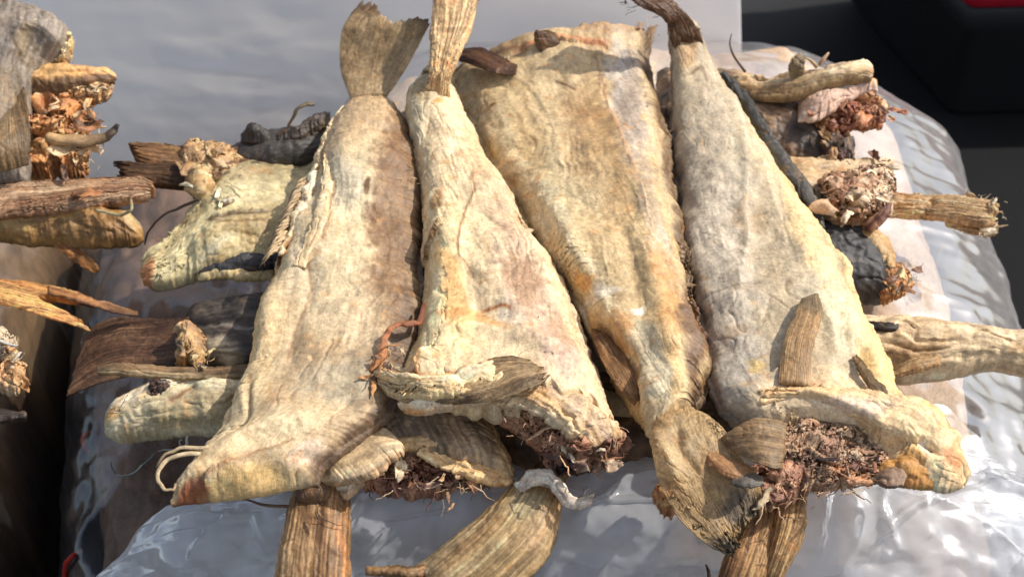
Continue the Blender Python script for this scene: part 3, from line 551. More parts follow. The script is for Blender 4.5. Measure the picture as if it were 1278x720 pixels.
FINC = dict(c=[(140, 120, 90), (176, 152, 112), (104, 84, 60)], sc=24, str=.25, sx=900, fr=.3)
loft(m, [(672, 452, 690, 466, .022, .006), (640, 446, 668, 482, .024, .008), (600, 452, 640, 494, .022, .009), (560, 470, 600, 502, .016, .010), (530, 490, 560, 504, .008, .008), (500, 500, 524, 508, .002, .005)], 50, 120, FINC, th=.003, lump=.003, wr=.001, rag=.002, e0=.12, ef=20, ribs=14, ribd=.0012, ribc=.18, seed=207)
m.build('pectoral_fin', FIN, t)
m = M()  # pale collar bones and lip
BONE = dict(c=[(238, 218, 170), (226, 196, 140), (240, 228, 196)], sc=18, str=.1, fr=.4, frc=(196, 120, 50), edge=[(0, OR, .2, .5)])
loft(m, [(462, 462, 472, 482, -.010, .004), (486, 466, 496, 492, .004, .006), (512, 470, 530, 496, .014, .008), (545, 468, 560, 492, .018, .007), (590, 458, 604, 482, .022, .006), (640, 446, 648, 464, .022, .003)], 60, 110, BONE, pa=2, pb=.5, th=.010, lump=.006, wr=.003, rag=.004, e0=.1, seed=208)
loft(m, [(488, 494, 500, 512, -.008, .003), (520, 490, 530, 514, .002, .006), (560, 490, 566, 506, .008, .006), (610, 488, 612, 498, .012, .003)], 40, 70, dict(BONE, c=[(228, 190, 130), (240, 226, 200), (206, 146, 80)]), pa=2, pb=.5, th=.010, lump=.004, wr=.002, rag=.003, e0=.1, seed=209)
loft(m, [(522, 436, 540, 426, .020, .004), (516, 448, 560, 436, .018, .004), (520, 462, 570, 458, .016, .004), (530, 474, 570, 474, .014, .004)], 50, 50, dict(BONE, c=[(232, 214, 172), (240, 228, 196), (214, 184, 130)]), pa=2, pb=.5, th=.010, lump=.002, wr=.001, rag=.001, seed=210, cr=[([(525, 440), (545, 428), (560, 440), (568, 462)], 3, -.004, 0)])
m.build('collar_bone', PALE, t)
m = M()  # torn throat
GORE = dict(c=[(196, 150, 104), (150, 100, 70), (216, 188, 150)], sc=60, fr=.6, frc=(150, 70, 40))
DGORE = dict(c=[(190, 140, 104), (140, 92, 68), (226, 200, 164)], sc=50, fr=.5, frc=(190, 120, 70), pit=(38, 22, 18), pit2=(124, 76, 58))
clump(m, [(590, 492, 640, 500, -.02, .02), (600, 504, 700, 504, -.022, .026), (630, 530, 765, 530, -.032, .024), (656, 552, 778, 552, -.036, .026), (684, 578, 770, 574, -.042, .022), (700, 594, 748, 590, -.05, .010)], DGORE, 150, 140, 211, .012)
loft(m, [(600, 498, 640, 478, .006, .007), (640, 506, 690, 478, .004, .008), (680, 522, 730, 498, .0, .008), (712, 542, 762, 520, -.008, .007), (738, 558, 776, 545, -.016, .005)], 60, 90, dict(c=[(226, 204, 164), (208, 170, 116), (196, 174, 150)], sc=30, fr=.6), pa=2, th=.008, lump=.006, wr=.004, rag=.006, ragf=120, seed=213)
leaves(m, [(600, 500), (650, 520), (700, 555), (740, 570), (770, 558)], 44, .013, [(206, 170, 130), (150, 100, 74), (226, 206, 170), (190, 130, 84), (96, 58, 44)], -.04, -.004, 63, 9)
shreds(m, [(595, 500), (650, 520), (690, 560), (730, 582), (770, 560)], 170, .020, [(196, 150, 104), (226, 206, 170), (140, 90, 64), (170, 110, 70)], -.06, -.015, (.3, -1), 110, 15, 8)
shreds(m, [(640, 505), (700, 530), (760, 545)], 120, .014, [(190, 140, 104), (120, 70, 52), (226, 200, 164), (200, 150, 110)], -.025, 0.0, (.3, -1), 150, 16, 14)
m.build('torn_flesh', MEAT, t)
m = M()  # orange dried strip curling out of the gill
tube(m, [at(528, 378, -.004), at(525, 398, .0), at(514, 404, .006), at(497, 404, .008), at(484, 414, .008), at(480, 428, .005), at(474, 446, .0), at(462, 462, -.004)], [.0015, .003, .004, .0032, .003, .0036, .0055, .004], [(120, 60, 30), (206, 130, 60)], 8, .6, 5, .001)
leaves(m, [(462, 468), (474, 450), (490, 436), (505, 440)], 16, .010, [(214, 150, 80), (236, 206, 150), (196, 130, 70), (110, 76, 50)], -.006, .010, 64, 6)
shreds(m, [(466, 466), (480, 450), (500, 440)], 60, .016, [(214, 150, 80), (236, 206, 150), (150, 90, 44), (90, 60, 40)], -.012, .008, (-.6, -.4), 150, 20, 8)
m.build('gill_strip', MEAT, t)

# ---- fish 3
t = thing('dried_fish', 'third large dried fish, wide end at the back, tail fan toward the viewer', 'dried fish', 740, 280, -.03, BIG)
m = M()
c3 = dict(c=[(198, 176, 130), (182, 158, 112), (208, 194, 156)], sc=13, fr=.4, frc=(186, 124, 56),
  st=[(700, 150, 50, 90, -20, (196, 178, 140), .7), (615, 180, 20, 70, -30, (206, 196, 160), .7), (690, 300, 22, 90, -32, (216, 206, 170), .85), (745, 220, 46, 120, -15, (176, 142, 92), .7), (785, 160, 26, 110, -8, (170, 158, 146), .9), (812, 300, 14, 90, -8, (178, 160, 134), .8), (760, 60, 60, 20, -15, (176, 150, 118), .8), (610, 92, 50, 14, 0, (150, 120, 80), .8),
      (768, 110, 14, 60, -5, (206, 202, 196), .4), (826, 345, 12, 40, -10, (226, 224, 224), .8), (795, 420, 14, 9, 0, (236, 234, 232), .8), (740, 395, 40, 10, -8, (224, 220, 206), .7), (830, 400, 18, 90, -8, (196, 148, 84), .8), (862, 440, 16, 80, -8, (104, 76, 50), .85), (875, 400, 10, 60, -5, (140, 76, 40), .6), (780, 450, 16, 40, -30, (176, 128, 68), .8), (810, 480, 18, 70, -22, (204, 200, 176), .7),
      (725, 378, 14, 9, 0, (214, 160, 84), .7), (840, 490, 14, 50, -8, (216, 188, 132), .7), (720, 240, 50, 60, -20, (206, 196, 160), .5), (620, 155, 3, 3, 0, (110, 60, 20), .9), (740, 200, 40, 60, 0, (176, 140, 90), .4)],
  ln=[([(690, 130), (706, 133), (718, 138)], 1.3, (96, 68, 40), .8), ([(742, 90), (760, 160), (780, 220), (800, 270)], 2, (140, 96, 60), .5), ([(640, 100), (700, 88), (760, 86)], 2.5, (190, 120, 64), .7), ([(742, 420), (770, 470), (800, 500)], 3, (120, 84, 46), .7), ([(575, 80), (620, 98), (660, 96)], 3, (120, 84, 50), .6)],
  edge=[(1, (92, 70, 48), .09, .75), (0, (206, 176, 112), .05, .4), (2, (160, 124, 82), .05, .5)])
loft(m, [(566, 88, 822, 32, -.03, .03, .012), (562, 112, 812, 84, -.03, .042, .012), (578, 150, 826, 128, -.03, .034, .012), (602, 192, 836, 180, -.03, .034, .012), (626, 235, 842, 235, -.03, .034, .01), (648, 278, 852, 285, -.03, .034, .01), (672, 322, 861, 335, -.03, .034, .01), (698, 358, 870, 380, -.03, .034, .01),
         (724, 400, 880, 425, -.03, .034, .01), (744, 442, 886, 462, -.03, .046, .01), (770, 485, 882, 490, -.028, .042, .008), (796, 520, 872, 508, -.02, .036, .006), (812, 548, 866, 524, -.012, .024)],
     180, 430, c3, pa=2.6, pb=.62, th=.010, leather=.32, flange=.07, lump=.006, wr=.0016, rag=.004, ragf=60, e0=.03, ef=14, seed=303,
     cr=[([(742, 90), (760, 160), (780, 220), (800, 270), (815, 330)], 12, .004, 1), ([(690, 330), (720, 330), (735, 375)], 20, .004, 0), ([(660, 230), (700, 300), (730, 360)], 14, .004, 0), ([(700, 300), (740, 380), (790, 470), (815, 530)], 10, .004, 0), ([(742, 420), (770, 470), (800, 500)], 8, -.002, 0),
         ([(790, 300), (820, 400), (840, 500)], 14, .003, 0), ([(770, 300), (790, 380), (800, 440)], 10, -.003, 0), ([(640, 104), (700, 90), (770, 88)], 10, .004, -1), ([(575, 84), (630, 104), (660, 98)], 6, -.003, 0), ([(845, 300), (862, 380), (878, 450)], 8, -.005, 0), ([(790, 60), (800, 110), (816, 160)], 12, .004, 0)])
m.build('body', SKIN, t)
m = M()  # tail fan
F3 = dict(c=[(214, 188, 138), (196, 166, 114), (176, 146, 98)], sc=18, str=.12, sx=800, fr=.4, st=[(920, 640, 30, 30, 0, (104, 98, 92), .7), (850, 560, 30, 40, 0, (206, 190, 150), .6)], edge=[(3, (86, 78, 70), .14, .7)])
loft(m, [(814, 528, 866, 508, .0, .018), (814, 556, 888, 530, .004, .022), (820, 590, 915, 560, .0, .022), (832, 622, 940, 592, -.01, .018), (852, 652, 955, 630, -.025, .012), (888, 682, 958, 672, -.035, .006), (925, 696, 955, 688, -.04, .003)], 130, 170, F3, pa=2.5, th=.004, lump=.004, wr=.0014, rag=.0015, e1=.13, ef=36, ribs=24, ribd=.0010, ribc=.10, seed=305, shape=[0, 0, .02, .05, .1, .14, .2, .22],
     cr=[([(818, 540), (828, 570), (850, 620)], 8, .004, 0), ([(866, 512), (900, 545), (930, 560)], 8, .004, 0), ([(840, 530), (850, 570), (870, 600)], 6, -.003, 0)])
m.build('tail_fin', FIN, t)
m = M()
loft(m, [(900, 546, 908, 556, .012, .006), (918, 532, 926, 568, .018, .008), (940, 522, 948, 578, .022, .009), (965, 522, 966, 584, .02, .008), (986, 530, 978, 582, .016, .006)], 60, 80, dict(c=[(150, 124, 86), (172, 146, 104), (120, 94, 62)], sc=24, str=.2, sx=800, fr=.2), th=.003, lump=.002, wr=.0008, rag=.001, e1=.06, ribs=12, ribd=.0012, ribc=.16, seed=306)
loft(m, [(880, 556, 884, 580, .006, .006), (910, 572, 914, 596, .008, .008), (945, 584, 946, 598, .006, .004)], 40, 50, dict(c=[(206, 168, 118), (190, 146, 96), (176, 130, 84)], sc=24), th=.003, ribs=5, ribd=.001, ribc=.1, seed=307)
loft(m, [(912, 592, 912, 604, .006, .003), (930, 590, 932, 608, .008, .005), (952, 594, 954, 606, .006, .003)], 26, 30, dict(c=[(120, 116, 108), (140, 132, 120), (96, 92, 86)], sc=24), th=.003, ribs=4, ribd=.001, ribc=.1, seed=308)
m.build('tail_lobe', FIN, t)
m = M()
loft(m, [(738, 410, 748, 408, -.022, .004), (744, 436, 768, 428, -.012, .008), (758, 464, 788, 455, -.010, .008), (776, 488, 800, 482, -.012, .006), (792, 506, 802, 502, -.014, .003)], 50, 80, dict(c=[(166, 124, 72), (130, 94, 54), (196, 156, 100)], sc=24, str=.3, sx=700), th=.003, rag=.002, e1=.08, ribs=8, ribc=.2, ribd=.0012, seed=314)
m.build('pelvic_fin', FIN, t)
m = M()
loft(m, [(574, 62, 572, 74, .0, .004), (592, 58, 590, 82, .006, .008), (618, 66, 616, 90, .008, .008), (646, 80, 644, 92, .004, .004)], 40, 60, dict(c=[(82, 54, 32), (104, 70, 40), (60, 40, 26)], sc=30, str=.2), th=.003, ribs=5, ribc=.1, seed=311)
loft(m, [(667, 38, 682, 36, .03, .003), (668, 50, 695, 44, .022, .006), (676, 68, 700, 60, .01, .005)], 40, 50, dict(c=[(84, 58, 36), (120, 86, 44), (60, 40, 26)], sc=30, str=.2), th=.003, ribs=5, ribc=.1, e0=.1, seed=312)
m.build('fin', FIN, t)
m = M()
leaves(m, [(610, 78), (660, 76), (700, 60), (745, 46), (800, 34)], 34, .010, [(206, 168, 112), (160, 120, 80), (226, 200, 156)], -.014, .004, 65, 4)
shreds(m, [(600, 78), (650, 82), (700, 62), (745, 46), (800, 34), (822, 44)], 130, .014, [(206, 168, 112), (160, 120, 80), (110, 80, 56), (226, 200, 156)], -.02, .006, (0, 1), 140, 31, 4)
m.build('frayed_edge', MEAT, t)
m = M()
shreds(m, [(820, 110), (834, 160), (838, 220), (850, 290)], 90, .013, [(110, 84, 58), (70, 54, 40), (186, 150, 100)], -.035, -.01, (.9, -.3), 120, 32, 3)
m.build('frayed_edge', MEAT, t)

# ---- fish 4
t = thing('dried_fish', 'rightmost large dried fish, grey back, yellow edge, snout pointing right', 'dried fish', 960, 350, -.03, BIG)
m = M()
c4 = dict(c=[(182, 168, 138), (172, 160, 136), (196, 186, 160)], sc=14, fr=.3, str=.08,
  st=[(1000, 535, 90, 40, 12, (224, 202, 164), .9), (895, 330, 50, 200, -6, (186, 178, 162), .75), (905, 470, 50, 60, 0, (172, 166, 154), .8), (880, 200, 26, 90, -6, (180, 168, 146), .7), (1010, 330, 24, 150, -22, (236, 208, 150), .85), (1085, 450, 30, 80, -22, (238, 208, 140), .9), (940, 200, 22, 90, -18, (204, 192, 156), .7), (1040, 420, 40, 60, -10, (208, 200, 168), .7), (1040, 520, 70, 34, 10, (232, 206, 162), .9),
      (920, 250, 8, 130, -6, (206, 200, 176), .35), (930, 300, 26, 30, 0, (166, 138, 98), .4), (960, 480, 26, 16, 0, (178, 160, 120), .4), (915, 430, 20, 12, 0, (150, 120, 84), .4), (1000, 390, 20, 20, 0, (196, 190, 168), .5), (1090, 545, 50, 26, 10, (226, 204, 178), .7), (935, 485, 12, 5, 0, (200, 170, 90), .7), (858, 80, 12, 40, -5, (176, 132, 80), .5)],
  ln=[([(900, 60), (925, 200), (930, 330), (915, 400)], 1.5, (206, 200, 182), .5), ([(965, 230), (975, 300), (990, 360)], 1.5, (130, 120, 100), .35), ([(870, 385), (950, 378)], 1.5, (120, 112, 100), .4), ([(858, 120), (872, 108), (880, 130)], 2, (90, 70, 48), .5)],
  edge=[(1, (240, 206, 136), .06, .7), (0, (104, 96, 88), .07, .6)])
loft(m, [(836, 28, 868, 34, .03, .016), (836, 62, 880, 62, .01, .022), (836, 100, 898, 98, -.01, .028), (835, 140, 921, 136, -.022, .03), (837, 190, 950, 180, -.026, .034), (842, 240, 982, 230, -.028, .036), (850, 300, 1020, 286, -.026, .03), (858, 350, 1046, 330, -.026, .031),
         (868, 400, 1068, 376, -.026, .031), (876, 450, 1092, 420, -.026, .031), (884, 495, 1112, 462, -.026, .032), (898, 520, 1128, 496, -.026, .034), (918, 536, 1152, 516, -.028, .034), (950, 548, 1176, 545, -.032, .028)],
     180, 430, c4, pa=2.6, pb=.62, th=.010, leather=.32, flange=.07, lump=.005, wr=.0013, rag=.003, ragf=45, seed=404,
     cr=[([(900, 60), (925, 200), (930, 330), (915, 400)], 8, .0022, 0), ([(1065, 445), (1085, 485), (1110, 510)], 9, -.008, 0), ([(1050, 430), (1075, 480), (1105, 515)], 8, .004, 0), ([(965, 230), (975, 300), (990, 360)], 7, -.0015, 0), ([(945, 498), (1000, 490), (1060, 500)], 12, .006, 1), ([(980, 160), (1030, 280), (1080, 400)], 12, .003, 0),
         ([(870, 385), (950, 378)], 5, -.0012, 0), ([(860, 250), (940, 244)], 5, -.001, 0), ([(1000, 380), (1030, 430), (1040, 480)], 9, .003, 0)])
m.build('body', SKIN, t)
m = M()
loft(m, [(1000, 372, 1020, 366, .012, .004), (990, 395, 1026, 392, .015, .007), (980, 420, 1016, 424, .017, .009), (974, 448, 1012, 452, .016, .009), (972, 478, 1010, 482, .012, .006)], 60, 90, dict(c=[(192, 160, 110), (172, 140, 96), (206, 184, 140)], sc=22, str=.15, sx=800, fr=.3, edge=[(2, (110, 100, 78), .3, .6)]), th=.004, lump=.002, wr=.0008, rag=.0015, ribs=10, ribd=.0013, ribc=.16, seed=405)
m.build('pectoral_fin', FIN, t)
m = M()
loft(m, [(1064, 444, 1070, 440, .004, .003), (1074, 470, 1086, 462, .008, .004), (1092, 494, 1104, 486, .008, .004), (1104, 512, 1116, 508, .004, .002)], 26, 60, dict(c=[(120, 96, 60), (150, 124, 80), (80, 62, 40)], sc=22, str=.2), th=.003, ribs=5, ribc=.15, seed=406)
m.build('pelvic_fin', FIN, t)
m = M()  # head: skull skin, jaw, snout
HD = dict(c=[(234, 206, 158), (224, 190, 136), (236, 218, 186)], sc=18, fr=.4, frc=(206, 140, 70), st=[(1190, 590, 22, 16, 0, (206, 140, 84), .8), (1148, 578, 16, 14, 0, (240, 236, 226), .8), (1128, 590, 30, 14, 0, (206, 150, 70), .8), (1060, 525, 60, 14, 12, (228, 208, 190), .7), (1165, 530, 30, 14, 20, (232, 192, 112), .7)], edge=[(1, (196, 128, 66), .12, .6)])
loft(m, [(944, 516, 942, 492, -.002, .010, .008), (975, 530, 985, 484, -.006, .016, .010), (1010, 541, 1030, 484, -.010, .020, .012), (1050, 551, 1080, 492, -.016, .023, .012), (1090, 570, 1130, 502, -.020, .026, .008), (1130, 598, 1165, 516, -.024, .028, .003), (1165, 607, 1184, 545, -.028, .026), (1190, 608, 1206, 578, -.032, .018), (1205, 604, 1212, 590, -.036, .008)],
     110, 170, HD, leather=.6, pa=2.4, pb=.7, th=.014, lump=.006, wr=.002, rag=.004, e0=.05, seed=407, cr=[([(960, 500), (1010, 505), (1070, 530), (1110, 560)], 8, .004, 0), ([(1165, 520), (1185, 545), (1190, 570)], 7, .004, 0), ([(1090, 570), (1140, 572), (1170, 590)], 5, -.006, 0), ([(1000, 520), (1060, 545), (1100, 575)], 8, -.003, 0)])
loft(m, [(1085, 596, 1088, 574, -.03, .008), (1108, 602, 1112, 576, -.028, .014), (1135, 606, 1140, 570, -.026, .016), (1160, 608, 1166, 574, -.028, .012), (1176, 606, 1178, 590, -.032, .006)], 50, 70, dict(c=[(206, 152, 74), (222, 172, 96), (186, 126, 60)], sc=22, fr=.5), pa=2, th=.012, lump=.004, wr=.001, rag=.002, seed=408)
m.build('head', PALE, t)
m = M(); 
loft(m, [(1088, 598, 1092, 580, -.024, .002), (1106, 604, 1112, 578, -.020, .003), (1128, 604, 1136, 582, -.018, .002)], 30, 30, dict(c=[(150, 124, 98), (130, 100, 74), (96, 72, 56)], sc=30), pa=2, th=.01, seed=409)
m.build('eye_socket', MEAT, t)
m = M()
PG = dict(c=[(200, 168, 132), (172, 134, 100), (216, 196, 168)], sc=40, fr=.4, frc=(190, 110, 60), pit=(46, 26, 20), pit2=(140, 88, 62), st=[(1030, 575, 30, 20, 0, (176, 152, 126), .6), (1060, 600, 30, 12, 0, (200, 130, 80), .6)])
clump(m, [(958, 592, 966, 545, -.032, .014), (985, 610, 995, 538, -.036, .022), (1015, 610, 1025, 540, -.040, .024), (1045, 610, 1055, 546, -.040, .024), (1075, 606, 1085, 560, -.038, .018), (1100, 600, 1106, 574, -.034, .008)], PG, 110, 150, 411, .010)
leaves(m, [(970, 575), (1010, 580), (1060, 585), (1095, 590)], 26, .012, [(206, 176, 140), (176, 130, 96), (140, 84, 60), (220, 150, 90)], -.04, -.012, 61, 9)
leaves(m, [(945, 612), (965, 620), (1000, 612)], 14, .010, [(120, 76, 54), (176, 120, 70), (70, 44, 34)], -.04, -.02, 62, 6)
clump(m, [(938, 622, 944, 590, -.04, .01), (955, 632, 965, 596, -.04, .02), (985, 626, 995, 590, -.044, .02), (1010, 612, 1018, 590, -.044, .01)], dict(DGORE), 70, 80, 412, .012)
shreds(m, [(955, 620), (990, 618), (1030, 612), (1080, 600)], 160, .017, [(206, 160, 110), (170, 104, 70), (226, 196, 150), (196, 110, 60)], -.05, -.01, (0, -1), 150, 41, 9)
shreds(m, [(985, 548), (1040, 560), (1090, 580)], 80, .012, [(80, 44, 32), (50, 26, 20), (160, 100, 66)], -.01, .008, (0, -1), 120, 42, 4)
m.build('torn_gill', MEAT, t)
m = M()  # tail: dark shrivelled fin bent to the left
F4 = dict(c=[(104, 76, 54), (128, 98, 70), (74, 52, 38)], sc=24, str=.25, sx=700, fr=.3)
loft(m, [(768, -22, 782, -34, .10, .004), (792, 2, 812, -20, .085, .007), (815, 14, 838, -2, .07, .009), (832, 28, 858, 18, .055, .012), (836, 44, 872, 38, .036, .014), (838, 66, 880, 60, .018, .016)], 50, 90, F4, e1=.16, th=.006, lump=.005, wr=.003, rag=.003, e0=.12, ribs=7, ribd=.0012, ribc=.12, seed=413)
shreds(m, [(780, 4), (800, 14), (825, 22)], 26, .018, [(90, 62, 44), (60, 42, 32)], .06, .085, (-.9, -.4), 60, 43, 3)
m.build('tail_fin', FIN, t)
m = M()
loft(m, [(896, 92, 904, 88, -.02, .006), (905, 110, 918, 104, -.03, .01), (922, 140, 940, 132, -.034, .012), (945, 178, 962, 168, -.036, .012), (970, 215, 990, 205, -.036, .012), (996, 254, 1018, 246, -.038, .01), (1016, 290, 1030, 284, -.04, .006)], 30, 140, dict(c=[(66, 66, 62), (86, 82, 74), (46, 46, 44)], sc=30, str=.2), pa=3, th=.004, lump=.002, wr=.001, rag=.003, seed=415)
m.build('dorsal_skin', SKIN, t)

# ================================================================== LOWER FISH, TAILS AND HEADS
def H(rows, dz=0):   # rows for pieces that run sideways: (x, y far side, y near side, edge height, bulge[, x shift of near side])
    return [(r[0], r[1], r[0] + (r[5] if len(r) > 5 else 0), r[2], r[3] + dz, r[4]) for r in rows]
SKD = dict(c=[(84, 76, 66), (60, 54, 48), (112, 100, 82)], sc=34, fr=.3, frc=(150, 110, 70), str=.2, sx=500)
STK = dict(c=[(150, 112, 70), (120, 88, 56), (176, 138, 92)], sc=22, str=.3, sx=500, fr=.3, frc=(160, 96, 44))
HEADC = dict(c=[(206, 196, 156), (188, 170, 126), (216, 208, 180)], sc=22, fr=.35, frc=(190, 130, 60), str=.1)
LG = 'dried fish laid crosswise, ends sticking out to the left'
RG = 'dried fish laid crosswise, ends sticking out to the right'
def flaps(m, rows_list, cs, seed, **kw):
    for i, rows in enumerate(rows_list): loft(m, rows, 40, 60, cs, pa=2, pb=.5, th=.006, lump=.004, wr=.002, rag=.003, e0=.04, e1=.04, seed=seed + i, **kw)

# ---- hidden middle of the pile: bodies crossing under the four
t = thing('dried_fish', 'brown dried fish lying crosswise in the dark gap under the second and third large fish', 'dried fish', 640, 540, -.12, 'dried fish glimpsed under the top layer')
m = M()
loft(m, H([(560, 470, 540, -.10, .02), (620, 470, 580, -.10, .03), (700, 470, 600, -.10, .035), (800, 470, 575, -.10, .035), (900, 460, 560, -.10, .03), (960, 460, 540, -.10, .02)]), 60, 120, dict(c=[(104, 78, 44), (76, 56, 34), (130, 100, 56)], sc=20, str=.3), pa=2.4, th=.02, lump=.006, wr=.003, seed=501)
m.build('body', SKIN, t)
m = M()
loft(m, [(742, 486, 798, 500, -.06, .006), (750, 505, 800, 514, -.06, .008), (764, 518, 796, 520, -.06, .003)], 40, 30, dict(c=[(206, 186, 140), (186, 160, 112), (196, 176, 130)], sc=20), th=.004, seed=503)
m.build('fin', FIN, t)
t = thing('dried_fish', 'shadowed dried fish in the long gap between the second and third large fish', 'dried fish', 690, 350, -.12, 'dried fish glimpsed under the top layer')
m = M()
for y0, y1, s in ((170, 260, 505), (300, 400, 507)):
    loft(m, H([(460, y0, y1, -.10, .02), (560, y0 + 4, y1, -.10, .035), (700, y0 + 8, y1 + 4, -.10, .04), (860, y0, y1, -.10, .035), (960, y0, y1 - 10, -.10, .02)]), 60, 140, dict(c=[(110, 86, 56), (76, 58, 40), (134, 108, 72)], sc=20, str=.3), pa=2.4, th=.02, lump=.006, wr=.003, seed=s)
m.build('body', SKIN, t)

# ---- fish 5: head between fish 1 and 2
t = thing('dried_fish', 'severed neck end with dark red torn flesh between the first and second large fish', 'dried fish', 520, 560, -.08)
m = M()
C5 = dict(c=[(150, 128, 98), (118, 100, 76), (176, 152, 116)], sc=26, fr=.4, frc=(206, 170, 110), str=.25, sx=500, edge=[(1, (226, 190, 130), .16, .7)])
loft(m, [(400, 480, 560, 470, -.09, .03), (395, 520, 590, 500, -.085, .045), (400, 540, 610, 525, -.08, .05), (408, 556, 625, 552, -.075, .045), (430, 572, 637, 580, -.07, .030), (450, 580, 644, 604, -.07, .014)], 130, 130, C5, pa=2.2, pb=.8, th=.02, lump=.006, wr=.003, rag=.004, e1=.03, seed=511)
m.build('body', SKIN, t)
m = M()
CF = dict(c=[(232, 214, 178), (212, 186, 142), (240, 230, 208)], sc=26, fr=.3, str=.15, edge=[(1, (150, 104, 60), .14, .5)])
loft(m, [(380, 586, 398, 606, -.062, .003), (384, 562, 436, 602, -.050, .006), (410, 548, 462, 594, -.040, .006), (440, 538, 490, 580, -.034, .005), (482, 536, 506, 562, -.032, .002)], 60, 80, CF, leather=.2, pa=2, pb=.7, th=.006, lump=.006, wr=.001, rag=.006, seed=513)
loft(m, [(410, 604, 412, 616, -.075, .006), (428, 600, 436, 622, -.07, .012), (440, 594, 450, 606, -.066, .008), (452, 598, 456, 604, -.07, .003)], 30, 40, CF, pa=2, th=.008, lump=.003, seed=514)
m.build('cheek_flap', PALE, t)
m = M()
clump(m, [(440, 604, 450, 572, -.085, .014), (475, 612, 480, 560, -.088, .022), (510, 618, 515, 558, -.09, .024), (550, 616, 560, 562, -.09, .024), (590, 606, 600, 572, -.09, .018), (622, 604, 625, 588, -.09, .008)], DGORE, 110, 150, 515, .011)
loft(m, [(520, 566, 528, 552, -.045, .003), (545, 578, 556, 560, -.05, .005), (575, 590, 588, 570, -.056, .006), (604, 602, 616, 582, -.062, .006), (630, 606, 643, 600, -.068, .003)], 40, 70, dict(c=[(226, 190, 130), (206, 150, 80), (236, 216, 176)], sc=30, fr=.5), pa=2, th=.008, lump=.005, wr=.003, rag=.004, seed=516)
loft(m, H([(430, 586, 600, -.066, .008), (470, 556, 572, -.052, .008), (520, 546, 560, -.046, .008), (560, 552, 564, -.05, .005)]), 30, 80, dict(c=[(214, 180, 124), (236, 210, 164), (190, 140, 84)], sc=30), pa=2, th=.006, lump=.004, wr=.003, rag=.004, seed=518)
leaves(m, [(445, 590), (500, 590), (560, 595), (615, 600)], 40, .012, [(214, 180, 136), (160, 110, 80), (226, 206, 170), (190, 130, 80), (96, 60, 46)], -.08, -.05, 71, 8)
shreds(m, [(450, 600), (510, 610), (560, 612), (620, 600)], 170, .015, [(206, 160, 110), (120, 66, 44), (84, 44, 32), (226, 196, 150), (60, 32, 26)], -.085, -.05, (0, -1), 150, 51, 7)
m.build('torn_flesh', MEAT, t)

# ---- tails sticking out toward the viewer
TG = 'tails sticking out toward the viewer'
def ctail(rows, cs, seed, ribs, m, **kw): loft(m, rows, 90, 120, cs, pa=2.2, pb=.5, lump=.003, rag=.0015, ribs=ribs, seed=seed, **{**dict(th=.008, wr=.002, ribd=.0013, ribc=.14, wsc=(260, 8)), **kw})
t = thing('dried_fish', 'straight ribbed tail hanging down the front below the leftmost large fish', 'dried fish', 390, 660, -.12, TG)
m = M()
TA = dict(c=[(206, 172, 124), (160, 126, 86), (222, 194, 148)], sc=26, str=.35, sx=420, sy=8, fr=.4, frc=(206, 140, 70), st=[(408, 670, 10, 60, 0, (110, 80, 54), .6), (428, 690, 7, 60, 0, (216, 150, 84), .8), (360, 690, 12, 50, 0, (196, 176, 136), .6)])
ctail([(372, 600, 434, 600, -.075, .025), (360, 630, 437, 630, -.082, .032), (352, 665, 438, 665, -.088, .034), (345, 700, 437, 700, -.095, .034), (340, 740, 436, 740, -.105, .03), (334, 790, 436, 790, -.13, .022)], TA, 521, 11, m)
m.build('tail_fin', FIN, t)
m = M()
loft(m, [(372, 596, 408, 596, -.06, .010), (370, 615, 408, 615, -.064, .016), (378, 632, 402, 632, -.075, .014), (384, 644, 396, 644, -.09, .006)], 60, 60, dict(c=[(96, 72, 46), (60, 46, 34), (140, 104, 60)], sc=40, str=.3), pa=2, th=.01, lump=.005, wr=.004, rag=.005, ribs=5, ribc=.2, seed=523)
tube(m, [at(300, 622, -.06), at(330, 630, -.075), at(360, 632, -.08), at(385, 638, -.08)], [.0008, .0018, .0022, .003], [(90, 66, 46), (150, 110, 76)], 6, .6, 9, .001)
shreds(m, [(372, 600), (400, 620), (392, 645)], 40, .016, [(110, 84, 50), (60, 46, 34), (160, 120, 74)], -.08, -.055, (0, -1), 160, 52, 6)
m.build('fin_stub', MEAT, t)
t = thing('dried_fish', 'slanting dried tail with white string tied at its neck, front centre', 'dried fish', 630, 660, -.12, TG)
m = M()
TB = dict(c=[(202, 176, 128), (176, 150, 104), (216, 200, 160)], sc=20, str=.3, sx=380, sy=8, fr=.3, st=[(655, 645, 26, 34, 40, (178, 172, 140), .7), (680, 670, 12, 50, 30, (220, 186, 136), .7), (590, 690, 50, 14, -35, (176, 140, 90), .5)])
ctail([(648, 598, 706, 602, -.082, .03), (622, 622, 700, 640, -.085, .044), (585, 655, 688, 690, -.09, .044), (545, 686, 655, 725, -.098, .036), (505, 712, 610, 765, -.11, .026), (480, 728, 560, 800, -.13, .016)], TB, 531, 13, m, ribd=.0009, ribc=.08)
loft(m, H([(456, 708, 716, -.10, .005), (480, 707, 718, -.10, .01), (510, 708, 722, -.10, .012), (540, 704, 720, -.105, .01)]), 20, 60, dict(c=[(150, 120, 80), (90, 70, 48), (176, 146, 104)], sc=30, str=.3), pa=2, th=.004, ribs=3, ribc=.2, rag=.003, seed=533)
m.build('tail_fin', FIN, t)
m = M()
loft(m, [(660, 560, 712, 556, -.10, .014), (656, 580, 712, 578, -.096, .018), (652, 604, 704, 606, -.096, .020)], 50, 50, dict(c=[(150, 124, 70), (120, 96, 56), (176, 150, 96)], sc=20, str=.3), pa=2, th=.01, ribs=6, ribc=.12, seed=535)
m.build('tail_stalk', SKIN, t)
